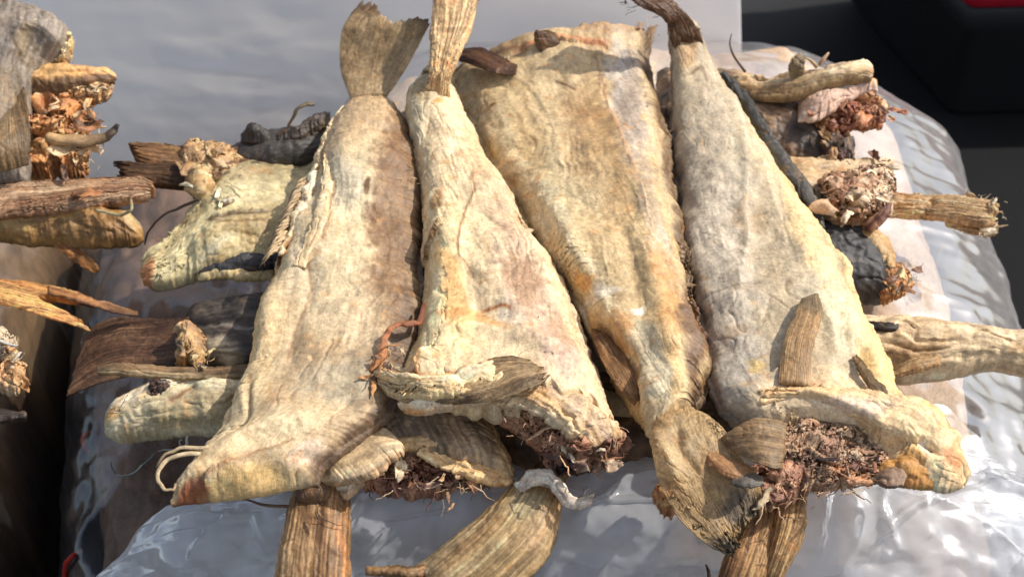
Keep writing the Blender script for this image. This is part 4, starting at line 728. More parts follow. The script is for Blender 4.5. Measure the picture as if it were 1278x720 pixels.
m = M()
ST = [(214, 200, 186), (238, 234, 228)]
WB = dict(c=[(206, 188, 170), (226, 214, 200), (186, 160, 140)], sc=40, str=.3)
loft(m, [(640, 602, 650, 614, -.066, .005), (662, 590, 668, 604, -.056, .008), (684, 590, 684, 606, -.054, .008), (700, 602, 694, 616, -.058, .008), (712, 616, 702, 628, -.064, .007), (726, 624, 722, 634, -.068, .006), (742, 614, 738, 630, -.066, .005)], 30, 100, WB, pa=2, th=.006, lump=.002, wr=.002, rag=.003, seed=537)
shreds(m, [(716, 626), (728, 626), (740, 620)], 50, .013, [(238, 234, 228), (220, 206, 190)], -.082, -.068, (1, .5), 90, 53, 4)
m.build('string_band', PALE, t)
t = thing('dried_fish', 'curled tail below the torn head of the rightmost large fish', 'dried fish', 960, 660, -.12, TG)
m = M()
TCc = dict(c=[(176, 134, 84), (140, 104, 66), (206, 168, 116)], sc=22, str=.4, sx=420, sy=8, fr=.4, frc=(190, 120, 60))
ctail([(938, 606, 994, 602, -.075, .02), (926, 640, 985, 636, -.082, .03), (912, 676, 974, 680, -.088, .03), (898, 712, 962, 722, -.098, .026), (884, 750, 940, 765, -.12, .018)], TCc, 541, 9, m)
ctail([(978, 600, 1000, 600, -.068, .02), (970, 635, 1006, 632, -.074, .036), (962, 668, 1002, 668, -.08, .038), (956, 700, 984, 708, -.09, .032), (948, 735, 962, 745, -.11, .018)], dict(TCc, c=[(206, 168, 112), (186, 146, 92), (220, 190, 140)]), 543, 6, m)
tube(m, [at(886, 724, -.09), at(884, 712, -.085), at(881, 704, -.075)], [.002, .0015, .0006], [(60, 46, 36)] * 2, 6)
m.build('tail_fin', FIN, t)
t = thing('fish_scrap', 'small orange scrap of dried flesh peeping out beside the tail fan', 'fish scrap', 830, 630, -.07)
m = M(); clump(m, [(812, 622, 816, 608, -.07, .006), (826, 640, 834, 608, -.07, .012), (842, 644, 852, 620, -.07, .01)], dict(c=[(206, 140, 70), (176, 110, 50), (220, 176, 116)], sc=50), 40, 40, 545, .006)
m.build('flesh', MEAT, t)

# ================================================================== LEFT SIDE, CROSSWISE
t = thing('dried_fish', 'pair of brown rod-like tails poking left at the back of the pile', 'dried fish', 220, 210, -.05, LG)
m = M()
loft(m, H([(157, 177, 190, -.03, .006), (185, 178, 204, -.035, .012), (225, 182, 208, -.04, .014), (270, 190, 214, -.045, .012), (330, 195, 225, -.05, .012)]), 50, 90, dict(STK, st=[(200, 184, 40, 6, 4, (176, 140, 84), .7)]), pa=2, pb=.5, th=.012, lump=.004, wr=.004, rag=.002, e0=.14, ef=20, ribs=5, ribd=.001, ribc=.12, seed=551)
loft(m, H([(138, 201, 215, -.03, .006), (165, 202, 225, -.035, .014), (210, 206, 230, -.04, .016), (260, 212, 234, -.045, .014), (330, 216, 240, -.05, .012)]), 50, 90, dict(STK, c=[(112, 82, 52), (86, 62, 40), (140, 106, 66)]), pa=2, pb=.5, th=.012, lump=.004, wr=.004, rag=.002, e0=.14, ef=20, ribs=5, ribd=.001, ribc=.12, seed=553)
m.build('tail_fin', FIN, t)
m = M()
RAG = dict(c=[(196, 160, 106), (170, 130, 80), (216, 200, 160)], sc=50, fr=.5, frc=(190, 110, 50), pit=(60, 40, 28), pit2=(130, 90, 56))
clump(m, H([(222, 190, 214, -.045, .010), (250, 186, 232, -.05, .018), (280, 190, 238, -.05, .018), (310, 194, 226, -.05, .01)]), RAG, 60, 70, 555, .008)
leaves(m, [(222, 200), (255, 200), (290, 205), (315, 200)], 30, .014, [(206, 176, 120), (180, 136, 84), (216, 200, 160), (140, 100, 60)], -.045, -.02, 72, 8)
shreds(m, [(225, 200), (260, 195), (300, 200), (280, 230)], 70, .016, [(206, 176, 120), (160, 120, 70), (120, 84, 50)], -.04, -.015, (-.5, .8), 150, 55, 8)
m.build('torn_flesh', MEAT, t)
t = thing('dried_fish', 'dark speckled back of a dried fish behind the leftmost large fish', 'dried fish', 350, 190, -.06, LG)
m = M()
loft(m, H([(288, 182, 204, -.05, .008), (320, 174, 208, -.052, .02), (370, 168, 208, -.055, .026), (430, 160, 205, -.065, .028), (520, 150, 205, -.08, .03), (640, 150, 200, -.09, .03)]), 60, 140, dict(SKD, c=[(66, 62, 58), (48, 46, 44), (96, 88, 74)], edge=[(0, (150, 124, 84), .2, .6)]), pa=2, pb=.5, th=.015, lump=.003, wr=.002, seed=557)
m.build('body', SKIN, t)
m = M()
loft(m, H([(300, 168, 176, -.03, .006), (318, 162, 178, -.03, .014), (342, 166, 178, -.034, .008)]), 30, 40, dict(SKD, c=[(70, 62, 56), (50, 44, 40), (90, 80, 66)]), pa=2, th=.008, lump=.004, seed=558)
loft(m, H([(345, 168, 176, -.03, .005), (370, 158, 172, -.03, .01), (395, 146, 164, -.03, .012), (412, 138, 152, -.03, .006)]), 30, 60, dict(SKD, c=[(120, 100, 70), (60, 50, 42), (90, 76, 56)]), pa=2, th=.008, lump=.005, wr=.003, rag=.005, ragf=120, seed=559)
tube(m, [at(348, 170, -.02), at(358, 158, -.005), at(366, 148, .01), at(372, 136, .02), at(384, 130, .022), at(392, 131, .022)], [.0015, .0014, .003, .0022, .0036, .003], [(130, 96, 56), (110, 96, 72)], 7, .6, 3, .001)
m.build('fin_ray', SKIN, t)

t = thing('dried_fish', 'cream dried fish head pointing left with a strip of silver grey skin below', 'dried fish', 260, 300, -.08, LG)
m = M()
L3 = dict(c=[(196, 186, 140), (178, 160, 112), (206, 202, 172)], sc=18, fr=.35, frc=(176, 126, 56), str=.1, st=[(185, 340, 12, 12, 0, (196, 120, 60), .8), (330, 240, 60, 34, -10, (150, 138, 104), .7), (300, 275, 50, 20, -10, (200, 196, 158), .5), (235, 322, 40, 18, -12, (216, 206, 160), .7)],
  ln=[([(240, 262), (218, 282), (232, 300)], 2, (150, 96, 44), .5), ([(262, 308), (300, 300), (345, 296)], 2, (90, 74, 50), .8), ([(262, 308), (300, 310), (345, 306)], 2, (110, 90, 60), .6)])
loft(m, H([(174, 326, 348, -.07, .006), (190, 314, 354, -.07, .016), (215, 296, 352, -.07, .022), (240, 262, 346, -.07, .03), (262, 236, 342, -.07, .034), (290, 212, 342, -.07, .036), (330, 204, 342, -.075, .038), (400, 204, 345, -.085, .04), (500, 215, 330, -.09, .04), (620, 220, 310, -.09, .03)]), 130, 200, L3, pa=2.2, pb=.5, th=.02, lump=.006, wr=.002, rag=.004, e0=.02, seed=561,
     cr=[([(262, 306), (300, 298), (350, 294)], 6, .004, -1), ([(240, 335), (280, 312), (345, 308)], 8, .004, 0), ([(200, 320), (240, 300), (262, 280)], 8, -.002, 0)])
m.build('head', SKIN, t)
m = M()
loft(m, H([(243, 332, 342, -.066, .003), (258, 322, 340, -.062, .008), (290, 318, 338, -.06, .010), (330, 317, 336, -.062, .010), (360, 318, 336, -.066, .008)]), 30, 70, dict(c=[(78, 78, 80), (52, 52, 56), (120, 118, 112)], sc=40, str=.4), pa=2, th=.006, lump=.003, wr=.003, rag=.003, seed=563)
m.build('silver_skin', SKIN, t)
m = M()
loft(m, H([(248, 342, 350, -.07, .003), (275, 334, 346, -.066, .006), (305, 338, 350, -.066, .006), (345, 336, 350, -.068, .006)]), 24, 70, dict(c=[(190, 170, 116), (160, 136, 86), (206, 190, 144)], sc=30), pa=2, th=.004, lump=.003, rag=.003, seed=564)
m.build('jaw_edge', SKIN, t)
m = M()
clump(m, H([(238, 220, 244, -.045, .010), (254, 216, 248, -.04, .016), (270, 222, 244, -.045, .008)]), dict(RAG, c=[(216, 196, 146), (190, 150, 90), (226, 216, 180)], pit=(30, 24, 20)), 50, 40, 565, .010)
loft(m, H([(254, 252, 262, -.05, .004), (280, 244, 264, -.045, .008), (300, 238, 262, -.045, .010), (314, 242, 256, -.05, .006)]), 40, 50, dict(c=[(150, 106, 76), (120, 84, 60), (180, 136, 104)], sc=30, str=.3), pa=2, th=.006, lump=.003, wr=.003, rag=.004, ribs=4, ribc=.15, seed=566)
leaves(m, [(240, 225), (262, 232), (290, 248)], 20, .011, [(216, 196, 146), (190, 150, 90), (226, 216, 180), (120, 90, 66)], -.045, -.02, 73, 6)
shreds(m, [(240, 225), (262, 250), (300, 230)], 50, .014, [(216, 190, 136), (130, 90, 56), (90, 66, 44)], -.045, -.02, (-.8, .2), 150, 56, 6)
tube(m, [at(256, 250, -.04), at(230, 256, -.05), at(205, 268, -.06), at(186, 286, -.075), at(180, 306, -.09)], [.0026, .002, .0018, .0016, .001], [(96, 72, 52), (70, 52, 40)], 6, .7, 5, .001)
m.build('torn_flesh', MEAT, t)
t = thing('dried_fish', 'dark skinned dried fish with wide brown tail fan spread to the left', 'dried fish', 230, 420, -.09, LG)
m = M()
loft(m, H([(232, 392, 452, -.09, .012), (250, 384, 458, -.09, .022), (285, 378, 462, -.09, .028), (325, 374, 462, -.09, .03), (400, 372, 462, -.095, .035), (520, 372, 455, -.095, .035), (640, 380, 440, -.095, .02)]), 100, 150, dict(c=[(70, 62, 54), (46, 42, 38), (104, 92, 74)], sc=40, str=.35, fr=.3, frc=(130, 100, 66), st=[(285, 450, 34, 12, 0, (190, 184, 160), .8), (300, 385, 50, 8, 0, (110, 92, 66), .7), (290, 428, 40, 4, 0, (170, 170, 170), .5)]), pa=2.2, pb=.5, th=.02, lump=.004, wr=.003, seed=571, cr=[([(235, 425), (280, 424), (330, 430)], 5, -.004, 0), ([(235, 400), (280, 395), (330, 396)], 8, .003, 0)])
m.build('body', SKIN, t)
m = M()
BF = dict(c=[(112, 84, 62), (86, 62, 46), (136, 106, 80)], sc=26, str=.3, sx=700, fr=.2)
loft(m, [(236, 396, 236, 440, -.075, .010), (205, 398, 212, 458, -.08, .014), (170, 396, 180, 466, -.085, .012), (138, 398, 140, 474, -.09, .009), (112, 412, 110, 482, -.095, .006), (100, 440, 78, 494, -.10, .003)], 110, 120, BF, th=.004, lump=.004, wr=.001, rag=.002, e1=.05, ef=16, ribs=17, ribd=.0010, ribc=.16, seed=573)
m.build('tail_fin', FIN, t)
m = M()
clump(m, H([(218, 416, 448, -.07, .012), (235, 412, 456, -.065, .02), (258, 420, 458, -.07, .012)]), dict(RAG, pit=(20, 16, 14)), 50, 45, 575, .009)
leaves(m, [(222, 420), (238, 440), (260, 450)], 20, .010, [(216, 190, 136), (190, 150, 90), (90, 72, 56), (226, 220, 200)], -.07, -.045, 74, 6)
shreds(m, [(222, 425), (240, 445), (262, 455)], 60, .012, [(216, 190, 136), (190, 150, 90), (60, 46, 36), (226, 220, 200)], -.065, -.04, (-.6, -.6), 150, 57, 6)
m.build('torn_flesh', MEAT, t)
t = thing('dried_fish', 'thin flat brown stick-like tail lying above the small left head', 'dried fish', 220, 462, -.07, LG)
m = M()
loft(m, H([(120, 458, 464, -.055, .002), (150, 453, 466, -.05, .007), (190, 455, 470, -.05, .008), (240, 457, 472, -.05, .008), (300, 457, 472, -.055, .008), (360, 455, 470, -.065, .006)]), 40, 130, dict(c=[(150, 124, 88), (112, 88, 60), (180, 156, 116)], sc=26, str=.35, edge=[(1, (206, 190, 150), .3, .6)]), pa=2, th=.006, lump=.003, wr=.002, rag=.002, ribs=3, ribc=.15, seed=577)
m.build('tail_fin', FIN, t)
t = thing('dried_fish', 'small pale green-grey dried head poking left, dark eye hollow on top', 'dried fish', 220, 510, -.09, LG)
m = M()
L6 = dict(c=[(196, 184, 146), (170, 156, 118), (206, 200, 172)], sc=20, fr=.3, str=.12, st=[(155, 505, 12, 5, -25, (110, 44, 24), .9), (250, 490, 40, 22, -10, (176, 180, 156), .7), (175, 515, 40, 14, -20, (226, 216, 196), .7), (145, 530, 14, 6, 0, (206, 160, 90), .8)],
  ln=[([(215, 525), (235, 515), (250, 505)], 2, (120, 84, 50), .7)])
loft(m, H([(130, 520, 538, -.085, .008), (145, 508, 543, -.085, .018), (170, 494, 543, -.085, .026), (200, 480, 541, -.085, .03), (235, 472, 538, -.085, .032), (275, 470, 536, -.085, .034), (330, 468, 534, -.09, .036), (430, 470, 530, -.095, .036), (540, 475, 525, -.095, .02)]), 100, 170, L6, pa=2.1, pb=.5, th=.02, lump=.005, wr=.002, rag=.003, e0=.01, seed=581, cr=[([(215, 528), (235, 515), (252, 505)], 5, -.003, 0), ([(160, 530), (220, 500), (280, 480)], 8, .003, 0)])
m.build('head', SKIN, t)
m = M()
clump(m, H([(180, 488, 500, -.07, .006), (198, 480, 496, -.06, .012), (222, 474, 488, -.06, .006)]), dict(DGORE, c=[(60, 50, 42), (30, 26, 24), (180, 170, 150)]), 40, 40, 583, .006)
shreds(m, [(132, 524), (150, 508), (190, 486), (225, 474)], 60, .008, [(236, 226, 206), (60, 44, 36), (206, 190, 160)], -.07, -.05, (.3, .8), 120, 58, 3)
m.build('eye_socket', MEAT, t)
m = M()
tube(m, [at(236, 540, -.09), at(232, 556, -.10), at(215, 562, -.11), at(196, 562, -.12)], [.0016, .0018, .0012, .0006], [(200, 196, 180), (160, 160, 150)], 5, .6, 1, .002)
tube(m, [at(214, 540, -.09), at(226, 546, -.10), at(222, 558, -.11), at(206, 566, -.12)], [.001, .0012, .0012, .0006], [(210, 206, 190), (150, 150, 140)], 5, .6, 2, .002)
tube(m, [at(194, 566, -.11), at(180, 576, -.12), at(168, 590, -.125), at(150, 594, -.13), at(141, 586, -.13), at(139, 576, -.13)], [.0008, .0009, .0009, .0008, .0007, .0005], [(90, 110, 110), (60, 70, 66)], 5, 1, 3, .001)
m.build('gill_fibre', MEAT, t)

# ================================================================== FAR LEFT PILE
PG_ = 'dried fish of the far left pile'
t = thing('dried_fish', 'big grey dried head at the top left corner, pale lip on its right', 'dried fish', 30, 120, -.02, PG_)
m = M()
G1 = dict(c=[(132, 124, 114), (106, 98, 90), (150, 140, 126)], sc=30, fr=.3, frc=(150, 120, 80), str=.2, st=[(20, 160, 22, 50, 0, (126, 108, 80), .6), (10, 35, 30, 8, 0, (110, 80, 60), .6), (45, 90, 12, 30, 30, (160, 140, 104), .5)])
loft(m, [(-60, 40, 60, 34, .02, .02), (-60, 24, 86, 42, .03, .04), (-60, 60, 84, 72, .02, .055), (-60, 95, 62, 88, .01, .055), (-60, 130, 42, 116, .0, .05), (-60, 170, 36, 160, -.01, .045), (-60, 205, 36, 200, -.02, .03), (-60, 228, 34, 228, -.03, .015)], 110, 150, G1, pa=2.4, pb=.5, th=.02, lump=.006, wr=.002, rag=.003, seed=601, cr=[([(20, 34), (60, 44), (70, 60)], 4, -.004, 0)])
m.build('head', SKIN, t)
m = M()
loft(m, [(-12, 170, 30, 108, .022, .004), (-16, 185, 36, 140, .022, .008), (-14, 200, 37, 175, .016, .01), (-4, 215, 37, 205, .0, .008)], 60, 70, dict(c=[(140, 118, 84), (110, 90, 62), (170, 148, 110)], sc=26, str=.3, sx=700), th=.003, ribs=12, ribd=.0013, ribc=.2, seed=603)
m.build('pectoral_fin', FIN, t)
m = M()
clump(m, [(68, 40, 82, 44, .035, .006), (74, 52, 90, 50, .03, .012), (72, 68, 90, 64, .024, .012), (66, 78, 82, 76, .02, .006)], dict(c=[(226, 206, 150), (206, 170, 100), (236, 224, 190)], sc=40, pit=(150, 100, 60), pit2=(200, 150, 90)), 36, 44, 605, .006)
loft(m, H([(30, 26, 32, .06, .004), (44, 26, 34, .06, .008), (62, 32, 38, .055, .004)]), 24, 30, dict(c=[(226, 206, 170), (206, 180, 130), (230, 216, 190)], sc=30), th=.006, rag=.003, seed=606)
m.build('lip', PALE, t)
t = thing('dried_fish', 'open orange torn jaws under the grey head, horn-like spike below', 'dried fish', 80, 150, -.02, PG_)
m = M()
J1 = dict(c=[(226, 190, 130), (206, 150, 80), (236, 214, 170)], sc=24, fr=.5, frc=(206, 130, 50), edge=[(1, (90, 66, 44), .25, .8)])
loft(m, H([(10, 98, 122, -.01, .016), (40, 92, 120, -.005, .020), (80, 92, 116, .0, .02), (115, 92, 108, .0, .016), (138, 92, 102, .0, .012), (145, 94, 98, .0, .004)]), 60, 100, J1, pa=2, pb=.5, th=.006, lump=.004, wr=.002, rag=.002, seed=611)
m.build('upper_jaw', PALE, t)
m = M()
OG = dict(c=[(226, 180, 116), (206, 140, 70), (236, 216, 176)], sc=44, fr=.5, frc=(190, 110, 40), pit=(50, 32, 24), pit2=(150, 92, 48))
clump(m, H([(20, 118, 136, -.03, .012), (60, 112, 136, -.02, .016), (100, 108, 128, -.015, .016), (130, 102, 118, -.01, .01), (143, 98, 104, -.01, .004)]), OG, 50, 100, 613, .008)
clump(m, H([(10, 130, 222, -.06, .03), (40, 128, 224, -.06, .05), (75, 130, 222, -.06, .05), (100, 132, 222, -.06, .04), (116, 140, 215, -.06, .02)]), OG, 150, 130, 615, .016)
leaves(m, [(60, 130), (110, 125), (116, 160), (90, 190), (110, 215)], 60, .018, [(236, 206, 156), (216, 156, 86), (190, 120, 60), (226, 190, 140), (110, 76, 50)], -.04, .0, 75, 12)
shreds(m, [(60, 130), (110, 130), (116, 170), (110, 215)], 110, .018, [(236, 206, 156), (206, 140, 70), (120, 76, 44), (226, 190, 140)], -.05, -.0, (1, 0), 140, 61, 9)
m.build('torn_flesh', MEAT, t)
m = M()
tube(m, [at(60, 172, .0), at(95, 176, .0), at(125, 173, .002), at(140, 166, .006), at(146, 156, .012)], [.007, .008, .0065, .005, .0022], [(216, 170, 110), (44, 36, 32)], 9, .7, 6, .001)
m.build('spike', PALE, t)
t = thing('dried_fish', 'flat pinkish tan tail slab reaching right from the left edge, frayed tip', 'dried fish', 90, 250, -.03, PG_)
m = M()
loft(m, H([(-70, 232, 276, -.03, .014), (0, 230, 270, -.03, .016), (60, 227, 264, -.03, .016), (120, 223, 256, -.03, .014), (165, 221, 248, -.03, .01), (198, 228, 240, -.03, .004)]), 90, 160, dict(c=[(196, 160, 124), (170, 130, 96), (216, 190, 156)], sc=22, str=.3, sx=380, sy=8, fr=.3), pa=2.2, pb=.5, th=.012, lump=.003, wr=.004, rag=.003, e1=.13, ef=22, ribs=7, ribd=.001, ribc=.08, wsc=(200, 8), seed=621)
m.build('tail_fin', FIN, t)
t = thing('dried_fish', 'mottled yellow-brown dried head just under the pinkish tail slab', 'dried fish', 90, 285, -.05, PG_)
m = M()
Y1 = dict(c=[(166, 126, 62), (130, 96, 46), (186, 156, 90)], sc=34, fr=.4, frc=(90, 64, 36), str=.15, st=[(40, 275, 18, 14, 0, (206, 130, 60), .8), (165, 285, 14, 14, 0, (206, 190, 150), .6)], edge=[(0, (150, 136, 100), .3, .6)])
loft(m, H([(-60, 270, 300, -.06, .02), (0, 268, 296, -.06, .024), (50, 262, 302, -.06, .028), (100, 254, 304, -.06, .03), (145, 258, 302, -.06, .026), (168, 272, 300, -.06, .018), (178, 280, 294, -.06, .008)]), 80, 140, Y1, pa=2, pb=.5, th=.015, lump=.006, wr=.003, rag=.004, seed=631, cr=[([(60, 268), (120, 270), (165, 278)], 5, -.005, 0)])
tube(m, [at(120, 262, -.03), at(150, 268, -.02), at(163, 262, -.01), at(164, 248, -.005)], [.002, .0024, .002, .001], [(190, 170, 120), (150, 130, 90)], 6, .7, 2, .001)
m.build('head', SKIN, t)
m = M()
loft(m, [(60, 298, 78, 296, -.06, .002), (80, 318, 98, 310, -.07, .004), (102, 332, 116, 326, -.08, .004), (118, 340, 124, 338, -.09, .002)], 24, 60, dict(c=[(186, 130, 56), (150, 100, 44), (206, 156, 80)], sc=26, str=.3), th=.003, ribs=3, ribc=.2, seed=633)
m.build('fin', FIN, t)
t = thing('dried_fish', 'orange tan forked tail fan reaching right at mid-height of the left edge', 'dried fish', 70, 380, -.05, PG_)
m = M()
O1 = dict(c=[(220, 170, 98), (196, 138, 70), (232, 196, 136)], sc=20, str=.4, sx=380, sy=8, fr=.3, st=[(120, 385, 40, 10, 20, (110, 70, 36), .7)])
loft(m, H([(-70, 340, 372, -.04, .014), (-10, 348, 376, -.04, .016), (30, 350, 386, -.045, .014), (70, 358, 398, -.055, .012), (105, 368, 410, -.065, .008), (128, 376, 417, -.07, .005)]), 90, 120, O1, pa=2.2, pb=.5, th=.006, lump=.003, wr=.002, rag=.002, e1=.2, ef=5, ribs=10, ribd=.001, ribc=.14, seed=641, shape=[-.1, .0, .18, .3, .2, .05, 0])
loft(m, H([(60, 356, 366, -.045, .004), (100, 366, 378, -.05, .005), (140, 378, 388, -.06, .003), (172, 388, 393, -.07, .001)]), 30, 60, dict(O1, c=[(150, 104, 56), (190, 136, 74), (110, 76, 44)]), th=.003, ribs=4, ribc=.2, seed=643)
m.build('tail_fin', FIN, t)
t = thing('fish_scrap', 'pale orange and white torn scrap at the left edge below the orange tail', 'fish scrap', 10, 450, -.06)
m = M()
clump(m, H([(-30, 446, 486, -.07, .01), (0, 444, 486, -.07, .016), (20, 450, 486, -.07, .014), (33, 460, 480, -.07, .006)]), dict(c=[(226, 180, 120), (236, 216, 180), (206, 140, 70)], sc=40, pit=(120, 80, 50), pit2=(190, 130, 80)), 50, 50, 651, .008)
clump(m, H([(-30, 418, 436, -.06, .006), (0, 416, 438, -.06, .01), (22, 422, 432, -.06, .004)]), dict(c=[(206, 186, 150), (226, 220, 206), (170, 140, 100)], sc=40, pit=(70, 50, 36), pit2=(150, 120, 80)), 40, 40, 653, .008)
leaves(m, [(5, 425), (15, 440), (20, 470), (28, 465)], 22, .013, [(236, 226, 206), (216, 176, 120), (206, 140, 70)], -.065, -.045, 76, 5)
shreds(m, [(0, 425), (20, 430), (10, 445), (30, 470)], 50, .012, [(236, 226, 206), (206, 160, 100)], -.06, -.04, (1, 0), 120, 65, 5)
m.build('flesh', MEAT, t)
t = thing('fish_scrap', 'thin dark stick of dried fish at the left edge, lowest piece there', 'fish scrap', 10, 516, -.07)
m = M()
loft(m, H([(-30, 508, 526, -.07, .006), (0, 509, 526, -.07, .008), (20, 512, 524, -.07, .006), (33, 516, 521, -.07, .002)]), 30, 40, dict(c=[(80, 62, 48), (56, 44, 36), (120, 100, 80)], sc=30, str=.3), pa=2, th=.006, ribs=3, ribc=.2, rag=.004, seed=655)
m.build('flesh', MEAT, t)

# ================================================================== RIGHT SIDE, CROSSWISE
t = thing('dried_fish', 'open-mouthed dried head at upper right, bony stalk jaw above dark cheek', 'dried fish', 1000, 140, -.07, RG)
m = M()
R1 = dict(c=[(130, 104, 78), (96, 78, 62), (170, 144, 110)], sc=30, fr=.35, frc=(190, 140, 80), str=.25, st=[(1010, 195, 60, 18, 12, (66, 60, 56), .85), (975, 160, 50, 18, 25, (110, 86, 66), .7), (930, 115, 30, 26, 0, (190, 170, 130), .8), (1040, 180, 14, 30, -35, (216, 166, 96), .85)])
loft(m, H([(820, 90, 190, -.09, .03), (880, 96, 190, -.08, .035), (925, 100, 198, -.075, .04), (965, 118, 206, -.075, .042), (1005, 135, 212, -.075, .04), (1040, 150, 214, -.075, .03), (1062, 175, 212, -.075, .014)]), 100, 140, R1, pa=2.2, pb=.5, th=.02, lump=.006, wr=.003, rag=.004, seed=701, cr=[([(960, 170), (1000, 185), (1050, 210)], 6, .003, 0), ([(1020, 150), (1045, 180), (1062, 205)], 6, .006, 0)])
m.build('head', SKIN, t)
m = M()
BN = dict(c=[(222, 196, 150), (200, 170, 122), (232, 214, 180)], sc=24, fr=.4, frc=(206, 140, 76), str=.2, st=[(955, 98, 26, 6, -8, (120, 106, 90), .8), (1020, 88, 18, 5, 0, (110, 80, 54), .8)], edge=[(1, (130, 106, 70), .4, .7)])
loft(m, H([(912, 96, 120, -.035, .008), (945, 92, 122, -.025, .011), (985, 90, 122, -.015, .012), (1020, 86, 112, -.006, .012), (1055, 81, 102, .002, .011), (1080, 78, 98, .002, .009), (1089, 82, 96, .002, .004)]), 60, 110, BN, pa=2, pb=.5, th=.012, lump=.004, wr=.003, rag=.002, seed=703, cr=[([(930, 102), (960, 96), (985, 98)], 6, -.008, 0), ([(1003, 90), (1020, 87), (1030, 88)], 4, -.007, 0)])
m.build('upper_jaw', PALE, t)
m = M()
loft(m, [(988, 72, 998, 66, .018, .003), (984, 82, 1004, 76, .012, .008), (986, 92, 1004, 90, .004, .010), (990, 100, 1000, 100, -.004, .006)], 30, 40, dict(c=[(150, 132, 96), (120, 104, 76), (170, 152, 116)], sc=40), pa=2, th=.006, lump=.003, seed=704)
m.build('bone_spur', PALE, t)
m = M()
tube(m, [at(1004, 72, .02), at(1012, 76, .015), at(1020, 84, .008)], [.001, .002, .0025], [(180, 150, 110)] * 2, 6)
tube(m, [at(1034, 66, .02), at(1028, 74, .015), at(1022, 82, .008)], [.0012, .0025, .002], [(206, 170, 130), (190, 140, 100)], 6)
m.build('bone_spur', PALE, t)
m = M()
tube(m, [at(913, 42, .03), at(911, 56, .02), at(917, 72, .008), at(930, 90, -.01)], [.0005, .001, .0014, .0016], [(90, 64, 44)] * 2, 6)
m.build('bone_spur', PALE, t)
m = M()
loft(m, H([(996, 122, 150, -.03, .012), (1020, 112, 150, -.025, .018), (1045, 106, 136, -.02, .016), (1070, 100, 120, -.015, .012), (1092, 98, 112, -.01, .008), (1096, 104, 112, -.012, .003)]), 60, 80, dict(c=[(216, 190, 170), (196, 160, 140), (232, 216, 200)], sc=30, fr=.4, frc=(200, 120, 60), st=[(1085, 108, 18, 8, 0, (222, 160, 80), .9)]), pa=2, th=.006, lump=.004, wr=.003, rag=.004, seed=705)
m.build('throat_skin', PALE, t)
m = M()
clump(m, H([(1012, 132, 164, -.05, .012), (1035, 124, 166, -.045, .02), (1062, 122, 162, -.045, .02), (1090, 124, 156, -.045, .014), (1110, 140, 150, -.045, .005)]), dict(c=[(206, 150, 90), (160, 90, 56), (226, 190, 150)], sc=50, pit=(56, 22, 18), pit2=(130, 60, 40)), 80, 100, 707, .011)
clump(m, H([(1018, 150, 180, -.055, .008), (1040, 158, 200, -.05, .012), (1062, 180, 214, -.05, .01), (1068, 200, 212, -.05, .004)]), dict(c=[(96, 80, 70), (60, 50, 46), (206, 150, 80)], sc=60), 40, 60, 708, .008)
leaves(m, [(1020, 150), (1050, 140), (1080, 135), (1108, 145)], 34, .014, [(216, 160, 96), (160, 96, 64), (226, 190, 150), (196, 120, 66), (110, 66, 48)], -.045, -.02, 77, 8)
leaves(m, [(1025, 165), (1045, 185), (1064, 208)], 20, .010, [(216, 166, 100), (196, 140, 80), (80, 62, 54)], -.05, -.035, 78, 4)
shreds(m, [(1030, 140), (1070, 130), (1105, 145)], 90, .013, [(216, 160, 96), (150, 80, 50), (90, 40, 30), (226, 206, 170)], -.045, -.02, (1, .1), 140, 71, 7)
m.build('mouth_flesh', MEAT, t)
t = thing('dried_fish', 'pale torn fish head at mid right with a brown crescent gill cover', 'dried fish', 1060, 250, -.08, RG)
m = M()
loft(m, H([(820, 200, 290, -.09, .03), (920, 206, 300, -.085, .04), (985, 210, 300, -.08, .042), (1030, 212, 304, -.08, .044), (1070, 212, 300, -.08, .038), (1100, 208, 272, -.07, .026), (1112, 208, 240, -.065, .012)]), 100, 140, dict(c=[(214, 190, 150), (190, 160, 116), (226, 208, 176)], sc=26, fr=.5, frc=(190, 120, 56), edge=[(0, (226, 196, 150), .2, .5)]), pa=2.2, pb=.5, th=.02, lump=.006, wr=.003, rag=.005, seed=711)
m.build('head', PALE, t)
m = M()
clump(m, H([(1020, 246, 262, -.045, .008), (1040, 228, 276, -.04, .014), (1065, 222, 280, -.04, .018), (1090, 218, 270, -.04, .014), (1106, 212, 240, -.04, .006)]), dict(c=[(226, 200, 164), (196, 150, 110), (236, 220, 196)], sc=50, pit=(60, 30, 22), pit2=(150, 90, 56)), 80, 90, 713, .014)
leaves(m, [(1020, 250), (1050, 235), (1080, 230), (1106, 215), (1095, 250), (1060, 270)], 44, .014, [(232, 206, 170), (214, 170, 124), (160, 104, 70), (222, 190, 150)], -.045, -.015, 79, 8)
shreds(m, [(1020, 255), (1060, 230), (1105, 215), (1090, 260)], 100, .018, [(232, 206, 170), (200, 140, 90), (120, 66, 44), (222, 180, 120)], -.045, -.015, (.8, .4), 100, 72, 8)
m.build('torn_flesh', MEAT, t)
m = M()
loft(m, [(1108, 244, 1113, 248, -.03, .003), (1098, 256, 1112, 262, -.03, .008), (1086, 268, 1104, 276, -.034, .009), (1074, 278, 1086, 288, -.04, .004)], 30, 50, dict(c=[(120, 74, 56), (86, 50, 40), (166, 116, 76)], sc=30, edge=[(0, (190, 150, 96), .35, .7)]), pa=2, th=.004, lump=.001, wr=.0008, ribs=3, ribc=.1, seed=715)
m.build('gill_cover', SKIN, t)
t = thing('dried_fish', 'dried fish with charcoal skin and orange torn tip, right of the yellow edge', 'dried fish', 1080, 330, -.09, RG)
m = M()
